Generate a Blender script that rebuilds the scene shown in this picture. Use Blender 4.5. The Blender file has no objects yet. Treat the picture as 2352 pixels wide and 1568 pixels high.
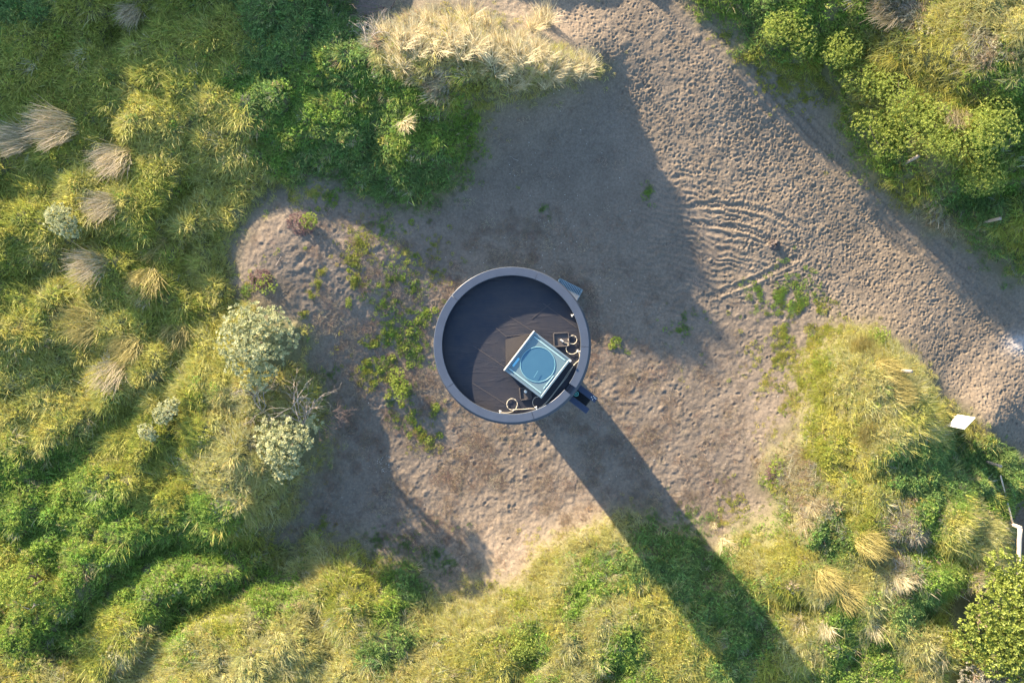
import bpy, bmesh, math, random
import numpy as np
from mathutils import Vector

# ============================================================ camera, sky, sun, exposure
SC = bpy.context.scene
COL = SC.collection
cam_d = bpy.data.cameras.new('camera'); cam = bpy.data.objects.new('camera', cam_d); COL.objects.link(cam)
cam_d.sensor_width = 36.0; cam_d.lens = 24.0; cam_d.clip_start = 0.1; cam_d.clip_end = 3000.0
cam.location = (0, 0, 34.13); cam.rotation_euler = (0, 0, 0)
SC.camera = cam
_el = math.radians(13.5); _az = math.atan2(-0.617, 0.787)
world = bpy.data.worlds.new('World'); SC.world = world; world.use_nodes = True
_wn = world.node_tree.nodes; _wl = world.node_tree.links
_sky = _wn.new('ShaderNodeTexSky'); _sky.sky_type = 'NISHITA'; _sky.sun_disc = False
_sky.sun_elevation = _el; _sky.sun_rotation = _az; _sky.air_density = 1.0; _sky.dust_density = 0.9; _sky.ozone_density = 1.9
_bg = _wn['Background']; _wl.new(_sky.outputs[0], _bg.inputs[0]); _bg.inputs[1].default_value = 0.12
sun_d = bpy.data.lights.new('sun', 'SUN'); sun = bpy.data.objects.new('sun', sun_d); COL.objects.link(sun)
sun_d.energy = 5.0; sun_d.angle = math.radians(0.6); sun_d.color = (1.0, 0.785, 0.535)
sun.rotation_euler = Vector((0.617 * math.cos(_el), -0.787 * math.cos(_el), -math.sin(_el))).to_track_quat('-Z', 'Y').to_euler()
SC.view_settings.view_transform = 'Standard'; SC.view_settings.look = 'None'
SC.view_settings.exposure = 1.95; SC.view_settings.gamma = 1.0
SC.cycles.max_bounces = 6; SC.cycles.diffuse_bounces = 3; SC.cycles.glossy_bounces = 3
SC.cycles.transmission_bounces = 4; SC.cycles.transparent_max_bounces = 6

# ------------------------------------------------------------ measures
H_CAM = 34.13                 # camera height above the clearing
PX = 0.02 * 1.08844           # metres on the clearing for one unit of the survey grid below
CX, CY = 1176.0, 784.0
SUN_EL = math.radians(13.5)
SUN_H = np.array([-0.617, 0.787])      # horizontal direction towards the sun

def P(px, py, z=0.0):
    """survey grid position of a point seen at height z -> world"""
    k = PX * (H_CAM - z) / H_CAM
    return np.array([(px - CX) * k, -(py - CY) * k])

def unP(x, y, z):
    k = PX * (H_CAM - z) / H_CAM
    return x / k + CX, CY - y / k

# ------------------------------------------------------------ noise
def _hash(ix, iy, seed):
    h = (ix.astype(np.int64) * 374761393 + iy.astype(np.int64) * 668265263 + seed * 1442695041) & 0xffffffff
    h = ((h ^ (h >> 13)) * 1274126177) & 0xffffffff
    return ((h ^ (h >> 16)) & 0xffffff) / float(0xffffff)

def vnoise(x, y, s, seed):
    x = x / s; y = y / s
    ix = np.floor(x); iy = np.floor(y)
    fx = x - ix; fy = y - iy
    fx = fx * fx * fx * (fx * (fx * 6 - 15) + 10); fy = fy * fy * fy * (fy * (fy * 6 - 15) + 10)
    a = _hash(ix, iy, seed); b = _hash(ix + 1, iy, seed)
    c = _hash(ix, iy + 1, seed); d = _hash(ix + 1, iy + 1, seed)
    return (a + (b - a) * fx) * (1 - fy) + (c + (d - c) * fx) * fy      # 0..1

def fbm(x, y, s, seed, n=4):
    t = 0; a = 1; w = 0
    for k in range(n):
        t = t + a * vnoise(x + 17.3 * k, y - 9.1 * k, s / 2 ** k, seed + k); w += a; a *= .5
    return t / w

# ------------------------------------------------------------ relief
RELIEF = [
 # clearing
 (1176,784,0),(1000,600,.2),(1400,800,0),(1300,1100,0),(1100,1250,.1),(900,1150,0),(1600,1050,.1),(1500,700,.15),
 (1250,420,.5),(1420,500,.5),(900,560,.8),(620,540,1.8),(720,640,1.55),(780,800,.85),(800,600,1.3),(850,700,.95),(800,720,1.1),(880,800,.5),(880,900,.3),(560,640,1.75),(780,1000,.1),(700,1180,.4),
 (1020,1330,.2),(1300,1220,.2),(1550,1180,.3),(1720,1180,.4),(1740,950,.5),(1600,850,.1),
 # ridge of pale grass and its lee slope
 (880,100,2.6),(1000,85,3.5),(1120,130,3.85),(1200,140,3.4),(1280,150,3.0),(1340,165,2.2),(1400,190,1.3),(1450,250,.9),
 (1180,235,2.6),(1140,330,1.2),(1290,225,1.8),(1260,300,1.0),(900,250,1.6),(1000,330,1.5),(1070,400,.8),(760,300,1.3),(700,400,1.2),
 (800,430,.8),(960,470,.6),(820,20,2.1),(980,10,3.4),
 # trail
 (1180,10,2.4),(1300,50,1.7),(1450,90,1.3),(1600,300,.9),(1800,500,.7),(2000,700,.5),(2200,850,.3),(2340,1000,.2),(1700,150,1.5),(1560,10,1.5),
 (1400,-120,1.2),(1900,620,.5),(2352,720,.5),
 # dune right of the trail
 (1850,60,2.4),(1930,180,1.7),(2060,240,2.6),(2200,150,5.0),(2340,30,5.6),(2340,300,4.4),(2150,420,2.4),(2300,520,1.9),(2352,630,1.1),
 (1980,330,1.1),(2080,470,1.0),(2200,560,1.1),(1650,20,1.7),(2000,-150,5),(2600,300,5),
 # mound right below
 (1850,830,.7),(1980,830,1.3),(2080,880,1.4),(2000,960,2.0),(2120,980,1.3),(1930,1100,2.1),(2050,1200,2.4),(2180,1120,1.3),
 (2240,1000,.6),(1830,1200,1.4),(1790,1290,1.6),(1950,1400,2.3),(2100,1450,2.3),(2230,1330,1.6),(2330,1120,.2),(2312,1200,.2),(2310,1260,.2),(2345,1300,.1),(2190,965,.5),(2225,1010,.3),(2340,1480,1.2),
 (1640,1300,1.0),(1700,1450,1.7),(2100,1700,2.5),(2500,1200,.3),(2500,1600,1.0),
 # lower edge
 (1450,1260,.9),(1300,1350,1.1),(1200,1450,1.8),(1400,1500,2.0),(1000,1480,2.0),(1100,1400,.9),(850,1350,1.5),(800,1500,2.6),
 (600,1400,2.7),(650,1300,1.3),(400,1500,3.6),(400,1300,2.6),(200,1400,3.0),(0,1500,4.0),(1300,1750,3.0),(600,1750,4.0),(0,1800,5.0),
 # dune on the left
 (560,1150,2.2),(640,1060,2.1),(450,1050,2.1),(300,1100,2.2),(100,1000,2.6),(560,900,1.8),(650,800,1.5),(690,880,1.0),(500,760,1.5),(480,620,1.3),
 (350,700,1.8),(200,700,2.2),(50,700,2.6),(400,450,1.5),(500,420,1.0),(560,400,.9),(650,420,1.1),(650,330,1.0),(320,260,1.6),(450,270,1.4),(560,300,1.1),(150,400,2.1),
 (50,300,2.2),(150,150,2.0),(400,130,1.7),(600,150,1.6),(740,120,1.8),(700,20,2.0),(300,20,2.1),(0,0,2.8),(-200,500,3.2),(-200,1000,2.6),
 # higher dune further off, towards the sun
 (-150,-150,4.7),(100,-200,4.4),(300,-200,4.2),(500,-220,4.3),(700,-250,3.9),(-500,-300,6.5),(0,-600,4),(1000,-250,2.0),
 (-700,800,3),(3000,-200,4),(3000,1700,1.5),(1400,2300,3.5),(-500,2300,4.5),(1500,-700,1.0),
]
_R = np.array([[*P(a, b, .8 * c), .8 * c] for a, b, c in RELIEF])
_C2 = 1.1 ** 2
_A = np.sqrt(((_R[:, None, :2] - _R[None, :, :2]) ** 2).sum(-1) + _C2)
_W = np.linalg.solve(np.block([[_A + 1e-3 * np.eye(len(_R)), np.ones((len(_R), 1))], [np.ones((1, len(_R))), np.zeros((1, 1))]]),
                     np.append(_R[:, 2], 0.0))
def relief_exact(x, y):
    sh = x.shape; x = x.ravel(); y = y.ravel(); out = np.full(x.shape, _W[-1])
    for i in range(len(_R)):
        out += _W[i] * np.sqrt((x - _R[i, 0]) ** 2 + (y - _R[i, 1]) ** 2 + _C2)
    return np.clip(out.reshape(sh), -.4, 9.5)

# edges of the bare sand, survey grid
SAND = [(770,-60),(1560,-60),(1575,0),(1610,40),(1690,110),(1790,180),(1890,220),(1925,290),(1950,350),(2030,430),(2090,495),(2170,565),(2260,605),(2352,645),(2560,760),
 (2560,1120),(2352,1075),(2300,1030),(2225,960),(2150,895),(2125,830),(2060,790),(1990,755),(1900,745),(1850,790),(1830,860),(1850,930),(1810,990),(1770,1050),(1745,1100),
 (1775,1170),(1700,1225),(1640,1245),(1600,1205),(1500,1190),(1410,1180),(1330,1215),(1250,1280),(1180,1320),(1100,1345),(1010,1362),(985,1325),(950,1285),(860,1275),
 (820,1240),(740,1225),(640,1265),(615,1240),(655,1180),(690,1090),(735,1030),(765,960),(745,890),(690,850),(690,760),(650,720),(540,695),(520,650),(530,560),(580,490),(640,450),
 (720,420),(790,440),(870,470),(960,475),(1040,440),(1090,400),(1105,310),(1140,245),(1200,225),(1290,205),(1375,165),(1335,138),(1260,118),(1200,80),(1090,40),(1000,25),(890,45),(840,70),(790,30)]
_S = np.array(SAND, float)
def poly_sd(px, py, V):
    """signed distance, > 0 inside"""
    n = len(V); d = np.full(px.shape, 1e9); ins = np.zeros(px.shape, bool)
    for i in range(n):
        ax, ay = V[i]; bx, by = V[(i + 1) % n]
        ex, ey = bx - ax, by - ay; wx, wy = px - ax, py - ay
        t = np.clip((wx * ex + wy * ey) / (ex * ex + ey * ey), 0, 1)
        d = np.minimum(d, (wx - ex * t) ** 2 + (wy - ey * t) ** 2)
        c = ((ay <= py) & (by > py)) | ((by <= py) & (ay > py))
        with np.errstate(divide='ignore', invalid='ignore'):
            xi = ax + (py - ay) / (by - ay if by != ay else 1e-9) * ex
        ins ^= c & (px < xi)
    d = np.sqrt(d)
    return np.where(ins, d, -d)

# coarse tables (0.2 m) that everything samples
GX0, GY0, GST = -46.0, -36.0, 0.2
_gx = np.arange(GX0, 46.01, GST); _gy = np.arange(GY0, 38.01, GST)
_GXX, _GYY = np.meshgrid(_gx, _gy)
def _coarse():
    x = np.arange(GX0, 46.7, .6); y = np.arange(GY0, 38.7, .6)
    xx, yy = np.meshgrid(x, y); z = relief_exact(xx, yy)
    return cubic(z, (_GXX - GX0) / .6, (_GYY - GY0) / .6)
def cubic(T, u, v):
    """Catmull-Rom lookup of table T[v, u]"""
    iu = np.clip(np.floor(u).astype(int), 1, T.shape[1] - 3); iv = np.clip(np.floor(v).astype(int), 1, T.shape[0] - 3)
    fu = np.clip(u - iu, 0, 1); fv = np.clip(v - iv, 0, 1)
    def w(f): return (-.5*f+f*f-.5*f**3, 1-2.5*f*f+1.5*f**3, .5*f+2*f*f-1.5*f**3, -.5*f*f+.5*f**3)
    wu, wv = w(fu), w(fv); out = 0
    for j in range(4):
        r = 0
        for i in range(4): r = r + wu[i] * T[iv - 1 + j, iu - 1 + i]
        out = out + wv[j] * r
    return out
Z_BASE = _coarse()
_pu, _pv = unP(_GXX, _GYY, Z_BASE)
_wob = (fbm(_GXX, _GYY, 2.2, 5) - .5) * 70 + (fbm(_GXX, _GYY, .7, 9, 2) - .5) * 30
SAND_SD = poly_sd(_pu, _pv, _S) * PX                    # metres, smooth edge
SAND_N = SAND_SD + _wob * PX
VEG = 1 / (1 + np.exp(np.clip(SAND_N / .24, -30, 30)))   # 1 = overgrown
VEG = VEG * (1 - np.exp(-((_pu - 2352) / 42) ** 4 - ((_pv - 1225) / 100) ** 4))
RIDGE = np.exp(-(np.maximum(np.abs((_pu - 1110) / 250), 0) ** 4) - ((_pv - (115 + .12 * (_pu - 1110))) / 62) ** 4)
_low = (1 - np.exp(-(((_pu - 2210) / 60) ** 2 + ((_pv - 985) / 50) ** 2))) * (1 - .9 * np.exp(-(((_pu - 2315) / 50) ** 2 + ((_pv - 1240) / 90) ** 2)))

# hummocks of the ground cover: overlapping mounds, longer across the sun than along it
def _mounds():
    rng = np.random.default_rng(11)
    M = np.zeros_like(Z_BASE)
    for rad, amp, n in ((2.3, .34, 520), (1.1, .50, 3000), (.55, .27, 8000)):
        L = np.zeros_like(Z_BASE)
        for _ in range(n):
            cx = rng.uniform(-34, 34); cy = rng.uniform(-26, 28)
            r = rad * rng.uniform(.6, 1.35); a = rng.normal(math.radians(38), .5); el = rng.uniform(1.0, 1.9)
            am = amp * rng.uniform(.45, 1.25)
            i0 = max(int((cx - r * el - GX0) / GST), 0); i1 = int((cx + r * el - GX0) / GST) + 2
            j0 = max(int((cy - r * el - GY0) / GST), 0); j1 = int((cy + r * el - GY0) / GST) + 2
            X = _GXX[j0:j1, i0:i1] - cx; Y = _GYY[j0:j1, i0:i1] - cy
            if X.size == 0: continue
            u = (X * math.cos(a) + Y * math.sin(a)) / (r * el); v = (-X * math.sin(a) + Y * math.cos(a)) / r
            d = 1 - u * u - v * v
            h = am * np.sqrt(np.clip(d, 0, 1))
            L[j0:j1, i0:i1] = np.maximum(L[j0:j1, i0:i1], h)
        M += L
    return M
GROOVES = [([(300,1560),(350,1500),(420,1405),(500,1385),(590,1320),(640,1285)], .85, .75), ([(200,1420),(280,1330),(350,1275),(440,1240),(560,1262)], .8, .7), ([(120,1460),(180,1500),(230,1560)], .6, .6),
 ([(860,1300),(900,1390),(960,1420),(975,1490)], .5, .9), ([(330,620),(390,560),(400,500),(440,440)], .5, .6), ([(480,700),(420,640),(440,560)], .45, .6), ([(300,560),(230,560),(180,620),(100,640)], .6, .6),
 ([(350,900),(300,960),(200,1010),(120,1080)], .6, .7), ([(520,720),(560,660),(500,600),(480,540)], .4, .6), ([(440,820),(400,900),(440,1000),(380,1060)], .45, .6),
 ([(1880,1240),(1950,1280),(2040,1240),(2150,1260)], .4, .7), ([(1700,1290),(1740,1380),(1830,1380)], .4, .6), ([(2100,1010),(2180,1080),(2250,1180)], .4, .8), ([(2120,1400),(2190,1380),(2230,1450)], .45, .6),
 ([(1880,130),(1905,210),(1960,150),(2020,60)], .5, .6), ([(2050,210),(2140,190),(2230,260),(2330,260)], .5, .7), ([(1990,300),(2090,310)], .3, .6), ([(2180,470),(2270,440),(2352,470)], .5, .9),
 ([(1330,1420),(1320,1500),(1380,1560)], .4, .6), ([(1180,1420),(1220,1500),(1180,1560)], .4, .6), ([(700,1560),(760,1480),(740,1400)], .45, .6)]
def _grooves():
    G = np.zeros_like(Z_BASE)
    for pts, dep, wid in GROOVES:
        d = np.full_like(Z_BASE, 1e9)
        for (ax, ay), (bx, by) in zip(pts[:-1], pts[1:]):
            ex, ey = bx - ax, by - ay; t = np.clip(((_pu - ax) * ex + (_pv - ay) * ey) / (ex * ex + ey * ey), 0, 1)
            d = np.minimum(d, np.hypot(_pu - ax - t * ex, _pv - ay - t * ey))
        G = np.maximum(G, dep * np.exp(-((d * PX + _wob * PX * .35) / wid) ** 2))
    return G
_deep = np.clip(-SAND_N / 2.0, 0, 1)
MOUND = _mounds() * (.15 + .95 * _deep) * VEG
Z_TAB = Z_BASE + MOUND * _low - _grooves() * VEG
def ground_z(x, y):
    return cubic(Z_TAB, (np.asarray(x, float) - GX0) / GST, (np.asarray(y, float) - GY0) / GST)
def lookup(T, x, y):
    u = np.clip((np.asarray(x, float) - GX0) / GST, 0, T.shape[1] - 1.001); v = np.clip((np.asarray(y, float) - GY0) / GST, 0, T.shape[0] - 1.001)
    iu = u.astype(int); iv = v.astype(int); fu = u - iu; fv = v - iv
    return (T[iv, iu] * (1 - fu) + T[iv, iu + 1] * fu) * (1 - fv) + (T[iv + 1, iu] * (1 - fu) + T[iv + 1, iu + 1] * fu) * fv
def on_ground(px, py):
    """world point of the ground seen at a survey grid position"""
    z = 0.0
    for _ in range(12):
        x, y = P(px, py, z); z = .5 * z + .5 * float(ground_z(x, y))
    x, y = P(px, py, z)
    return float(x), float(y), float(ground_z(x, y))

# ============================================================ helpers
def tag(o, label=None, cat=None, group=None, kind=None):
    if label: o['label'] = label
    if cat: o['category'] = cat
    if group: o['group'] = group
    if kind: o['kind'] = kind
    return o

def thing(name, loc, label, cat, group=None, rz=0.0):
    o = bpy.data.objects.new(name, None); COL.objects.link(o)
    o.empty_display_size = .2; o.location = loc; o.rotation_euler = (0, 0, rz)
    return tag(o, label, cat, group)

def np_mesh(name, V, F, var=None, smooth=False):
    """V (n,3), F list of (k,3)/(k,4) arrays, var per-vertex random value"""
    V = np.asarray(V, np.float32); F = [np.asarray(f, np.int32) for f in F if len(f)]
    me = bpy.data.meshes.new(name)
    me.vertices.add(len(V)); me.vertices.foreach_set('co', V.ravel())
    loops = np.concatenate([f.ravel() for f in F])
    tot = np.concatenate([np.full(len(f), f.shape[1], np.int32) for f in F])
    st = np.concatenate([[0], np.cumsum(tot)[:-1]]).astype(np.int32)
    me.loops.add(len(loops)); me.loops.foreach_set('vertex_index', loops)
    me.polygons.add(len(tot)); me.polygons.foreach_set('loop_start', st); me.polygons.foreach_set('loop_total', tot)
    me.polygons.foreach_set('use_smooth', np.full(len(tot), bool(smooth)))
    me.update(calc_edges=True)
    if var is not None:
        a = me.attributes.new('var', 'FLOAT', 'POINT'); a.data.foreach_set('value', np.asarray(var, np.float32))
    return me

class MB:
    """collects shapes, becomes ONE mesh object"""
    def __init__(s): s.V = []; s.F = []; s.var = []; s.n = 0
    def add(s, V, F, var=None):
        V = np.asarray(V, float)
        if not isinstance(F, list): F = [F]
        for f in F:
            if len(f): s.F.append(np.asarray(f, np.int64) + s.n)
        s.V.append(V); s.n += len(V)
        s.var.append(np.full(len(V), .5) if var is None else np.broadcast_to(np.asarray(var, float), (len(V),)))
        return s
    def box(s, c, size, ang=0.0, tilt=None, bev=0.0):
        """axis box turned by ang about z; bevelled by bev (chamfer)"""
        hx, hy, hz = [k / 2 for k in size]
        b = min(bev, hx * .9, hy * .9, hz * .9)
        if b > 0:
            pts = []; rings = [(hx - b, hy - b, -hz), (hx, hy, -hz + b), (hx, hy, hz - b), (hx - b, hy - b, hz)]
            for (ax, ay, z) in rings:
                k = [(ax, ay - b), (ax - b, ay), (-ax + b, ay), (-ax, ay - b), (-ax, -ay + b), (-ax + b, -ay), (ax - b, -ay), (ax, -ay + b)]
                pts += [(p[0], p[1], z) for p in k]
            V = np.array(pts); F = []
            for r in range(3):
                for i in range(8): F.append((r * 8 + i, r * 8 + (i + 1) % 8, r * 8 + 8 + (i + 1) % 8, r * 8 + 8 + i))
            T = []
            for i in range(1, 7): T.append((0, i + 1, i)); T.append((24, 24 + i, 24 + i + 1))
            fs = [np.array(F), np.array(T)]
        else:
            V = np.array([(x, y, z) for z in (-hz, hz) for x, y in ((-hx, -hy), (hx, -hy), (hx, hy), (-hx, hy))])
            fs = [np.array([(0, 3, 2, 1), (4, 5, 6, 7), (0, 1, 5, 4), (1, 2, 6, 5), (2, 3, 7, 6), (3, 0, 4, 7)])]
        if tilt is not None: V = V @ np.array(tilt).T
        ca, sa = math.cos(ang), math.sin(ang)
        V = V @ np.array([[ca, sa, 0], [-sa, ca, 0], [0, 0, 1]]) + np.array(c)
        return s.add(V, fs)
    def tube(s, pts, r, sides=6, cap=True, var=None, closed=False):
        pts = np.asarray(pts, float); n = len(pts); r = np.broadcast_to(np.asarray(r, float), (n,))
        d = np.gradient(pts, axis=0)
        if closed: d = np.roll(pts, -1, 0) - np.roll(pts, 1, 0)
        d /= np.linalg.norm(d, axis=1)[:, None] + 1e-12
        up = np.where(np.abs(d[:, 2:3]) > .9, np.array([[1., 0, 0]]), np.array([[0, 0, 1.]]))
        a = np.cross(d, up); a /= np.linalg.norm(a, axis=1)[:, None] + 1e-12; b = np.cross(a, d)
        t = np.arange(sides) * 2 * math.pi / sides
        V = (pts[:, None] + r[:, None, None] * (np.cos(t)[None, :, None] * a[:, None] + np.sin(t)[None, :, None] * b[:, None])).reshape(-1, 3)
        F = []
        for i in range(n if closed else n - 1):
            k = (i + 1) % n
            for j in range(sides):
                F.append((i * sides + j, k * sides + j, k * sides + (j + 1) % sides, i * sides + (j + 1) % sides))
        fs = [np.array(F)]
        if cap and not closed:
            T = []
            for j in range(1, sides - 1): T.append((0, j, j + 1)); o = (n - 1) * sides; T.append((o, o + j + 1, o + j))
            fs.append(np.array(T))
        return s.add(V, fs, var)
    def lathe(s, prof, c=(0, 0, 0), a0=0.0, a1=2 * math.pi, n=96, ends=True):
        """closed profile [(r, z)...] swept round the z axis from a0 to a1"""
        full = abs(a1 - a0 - 2 * math.pi) < 1e-6; m = n if full else n + 1; k = len(prof)
        th = a0 + (a1 - a0) * np.arange(m) / n
        pr = np.array(prof, float)
        V = np.stack([np.cos(th)[:, None] * pr[None, :, 0], np.sin(th)[:, None] * pr[None, :, 0], np.broadcast_to(pr[None, :, 1], (m, k))], -1).reshape(-1, 3) + np.array(c)
        F = []
        for i in range(n):
            i2 = (i + 1) % m
            for j in range(k): F.append((i * k + j, i2 * k + j, i2 * k + (j + 1) % k, i * k + (j + 1) % k))
        fs = [np.array(F)]
        if not full and ends:
            T = []
            for j in range(1, k - 1): T.append((0, j, j + 1)); o = (m - 1) * k; T.append((o, o + j + 1, o + j))
            fs.append(np.array(T))
        return s.add(V, fs)
    def disc(s, c, r, n=48, up=True):
        th = np.arange(n) * 2 * math.pi / n
        V = np.vstack([[0, 0, 0], np.stack([r * np.cos(th), r * np.sin(th), 0 * th], -1)]) + np.array(c)
        F = [(0, 1 + i, 1 + (i + 1) % n) if up else (0, 1 + (i + 1) % n, 1 + i) for i in range(n)]
        return s.add(V, np.array(F))
    def mesh(s, name, smooth=False): return np_mesh(name, np.concatenate(s.V), s.F, np.concatenate(s.var), smooth)
    def build(s, name, mat, parent=None, smooth=False, loc=None):
        me = s.mesh(name, smooth); me.materials.append(mat)
        o = bpy.data.objects.new(name, me); COL.objects.link(o)
        if parent is not None: o.parent = parent
        if loc is not None: o.location = loc
        return o

def copy_tree(o, parent=None):
    c = o.copy(); COL.objects.link(c)
    if parent is not None: c.parent = parent
    for ch in o.children: copy_tree(ch, c)
    return c

# ------------------------------------------------------------ materials
def new_mat(name):
    m = bpy.data.materials.new(name); m.use_nodes = True
    nt = m.node_tree; b = nt.nodes['Principled BSDF']
    return m, nt, b
def N(nt, t, **kw):
    n = nt.nodes.new(t)
    for k, v in kw.items(): setattr(n, k, v)
    return n
def solid(name, col, rough=.6, metal=0.0, spec=.5, mottle=.12, scale=6.0, bump=0.0, bscale=40.0):
    m, nt, b = new_mat(name); L = nt.links.new
    tc = N(nt, 'ShaderNodeTexCoord'); no = N(nt, 'ShaderNodeTexNoise'); no.inputs['Scale'].default_value = scale; no.inputs['Detail'].default_value = 6
    L(tc.outputs['Object'], no.inputs['Vector'])
    mx = N(nt, 'ShaderNodeMix', data_type='RGBA'); L(no.outputs['Fac'], mx.inputs['Factor'])
    mx.inputs['A'].default_value = (*[c * (1 - mottle) for c in col], 1); mx.inputs['B'].default_value = (*[min(c * (1 + mottle), 1) for c in col], 1)
    L(mx.outputs['Result'], b.inputs['Base Color'])
    b.inputs['Roughness'].default_value = rough; b.inputs['Metallic'].default_value = metal; b.inputs['Specular IOR Level'].default_value = spec
    if bump:
        n2 = N(nt, 'ShaderNodeTexNoise'); n2.inputs['Scale'].default_value = bscale; n2.inputs['Detail'].default_value = 5
        L(tc.outputs['Object'], n2.inputs['Vector'])
        bp = N(nt, 'ShaderNodeBump'); bp.inputs['Strength'].default_value = bump; bp.inputs['Distance'].default_value = .02
        L(n2.outputs['Fac'], bp.inputs['Height']); L(bp.outputs['Normal'], b.inputs['Normal'])
    return m
def leaf(name, col, col2=None, trans=.35, rough=.55, instanced=False, spec=.3):
    """foliage: per-blade variation from 'var', some light through the leaf"""
    m, nt, b = new_mat(name); L = nt.links.new
    at = N(nt, 'ShaderNodeAttribute', attribute_name='var')
    if instanced:
        ti = N(nt, 'ShaderNodeAttribute', attribute_type='INSTANCER', attribute_name='tint')
        ti2 = N(nt, 'ShaderNodeAttribute', attribute_type='INSTANCER', attribute_name='tint2')
        ca, cb = ti.outputs['Color'], ti2.outputs['Color']
    mx = N(nt, 'ShaderNodeMix', data_type='RGBA'); L(at.outputs['Fac'], mx.inputs['Factor'])
    if instanced: L(ca, mx.inputs['A']); L(cb, mx.inputs['B'])
    else:
        mx.inputs['A'].default_value = (*col, 1); mx.inputs['B'].default_value = (*(col2 or [c * 1.5 for c in col]), 1)
    L(mx.outputs['Result'], b.inputs['Base Color']); b.inputs['Roughness'].default_value = rough; b.inputs['Specular IOR Level'].default_value = spec
    tr = N(nt, 'ShaderNodeBsdfTranslucent'); L(mx.outputs['Result'], tr.inputs['Color'])
    ms = N(nt, 'ShaderNodeMixShader'); ms.inputs[0].default_value = trans
    L(b.outputs[0], ms.inputs[1]); L(tr.outputs[0], ms.inputs[2])
    L(ms.outputs[0], nt.nodes['Material Output'].inputs['Surface'])
    return m

# ------------------------------------------------------------ foliage shapes
def blades(rng, base, ang, length, width, lean, bend, segs=3, var=None):
    """arching grass blades; all arguments per blade"""
    n = len(base); t = np.linspace(0, 1, segs + 1)
    hx, hy = np.cos(ang), np.sin(ang); pos = np.array(base, float); rows = []
    for k in range(segs + 1):
        w = width * (1 - .82 * t[k])
        wv = np.stack([-hy * w / 2, hx * w / 2, np.zeros(n)], -1)
        rows.append(pos - wv); rows.append(pos + wv)
        th = lean + bend * (t[k] + .5 / segs); st = length / segs
        pos = pos + np.stack([hx * np.sin(th) * st, hy * np.sin(th) * st, np.cos(th) * st], -1)
    R = 2 * (segs + 1); V = np.stack(rows, 1).reshape(-1, 3)
    o = np.arange(n)[:, None] * R
    F = np.concatenate([o + np.array([2 * k, 2 * k + 1, 2 * k + 3, 2 * k + 2]) for k in range(segs)])
    v = rng.random(n) if var is None else var
    return V, F, np.repeat(v, R)
def leaves(rng, c, d, length, width, droop=0.0, var=None):
    """one pointed leaf (folded rhombus) per row: base c, direction d"""
    n = len(c); d = d / (np.linalg.norm(d, axis=1)[:, None] + 1e-9)
    r = rng.normal(size=(n, 3)); s = np.cross(d, np.array([0, 0, 1.]) + r * .35); s /= np.linalg.norm(s, axis=1)[:, None] + 1e-9
    nn = np.cross(s, d)
    L = np.broadcast_to(length, (n,))[:, None]; W = np.broadcast_to(width, (n,))[:, None]
    V = np.stack([c, c + d * L * .45 + s * W * .5 + nn * W * .12, c + d * L - np.array([0, 0, 1.]) * L * droop, c + d * L * .45 - s * W * .5 + nn * W * .12], 1).reshape(-1, 3)
    F = np.arange(n)[:, None] * 4 + np.array([0, 1, 2, 3])
    v = rng.random(n) if var is None else var
    return V, F, np.repeat(v, 4)
def rosettes(rng, C, Nn, per, length, width, open_=.9, var=None):
    """leaf rosettes at C facing Nn"""
    n = len(C); Nn = Nn / np.linalg.norm(Nn, axis=1)[:, None]
    a = np.cross(Nn, rng.normal(size=(n, 3))); a /= np.linalg.norm(a, axis=1)[:, None]; b = np.cross(Nn, a)
    th = (np.arange(per)[None] * 2.4 + rng.random((n, 1)) * 6.28)
    el = open_ * (.35 + .65 * (np.arange(per)[None] / per)) + rng.normal(size=(n, per)) * .12
    d = (np.cos(th)[..., None] * a[:, None] + np.sin(th)[..., None] * b[:, None]) * np.sin(el * 1.5)[..., None] + Nn[:, None] * np.cos(el * 1.5)[..., None]
    c = np.repeat(C, per, 0); L = np.repeat(length * rng.uniform(.75, 1.25, n), per) * rng.uniform(.8, 1.15, n * per)
    v = np.clip(np.repeat(rng.random(n) if var is None else var, per) * .7 + .3 * rng.random(n * per), 0, 1)
    return leaves(rng, c, d.reshape(-1, 3), L, L * width, .1, v)
def combed(rng, n, rad, L, width, dir_, spread, lean, bend, tilt=.3, segs=4):
    """a tussock of long hair-like blades combed towards dir_"""
    r = rad * np.sqrt(rng.random(n)); a = rng.random(n) * 6.28
    base = np.stack([r * np.cos(a), r * np.sin(a), np.zeros(n)], -1)
    ang = dir_ + rng.normal(size=n) * spread
    bx = np.cos(ang) * (1 - tilt) + np.cos(a) * tilt * 1.3; by = np.sin(ang) * (1 - tilt) + np.sin(a) * tilt * 1.3
    return blades(rng, base, np.arctan2(by, bx), L * rng.uniform(.45, 1.2, n), width * rng.uniform(.6, 1.3, n),
                  lean * rng.uniform(.4, 1.4, n), bend * rng.uniform(.6, 1.25, n), segs)

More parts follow.
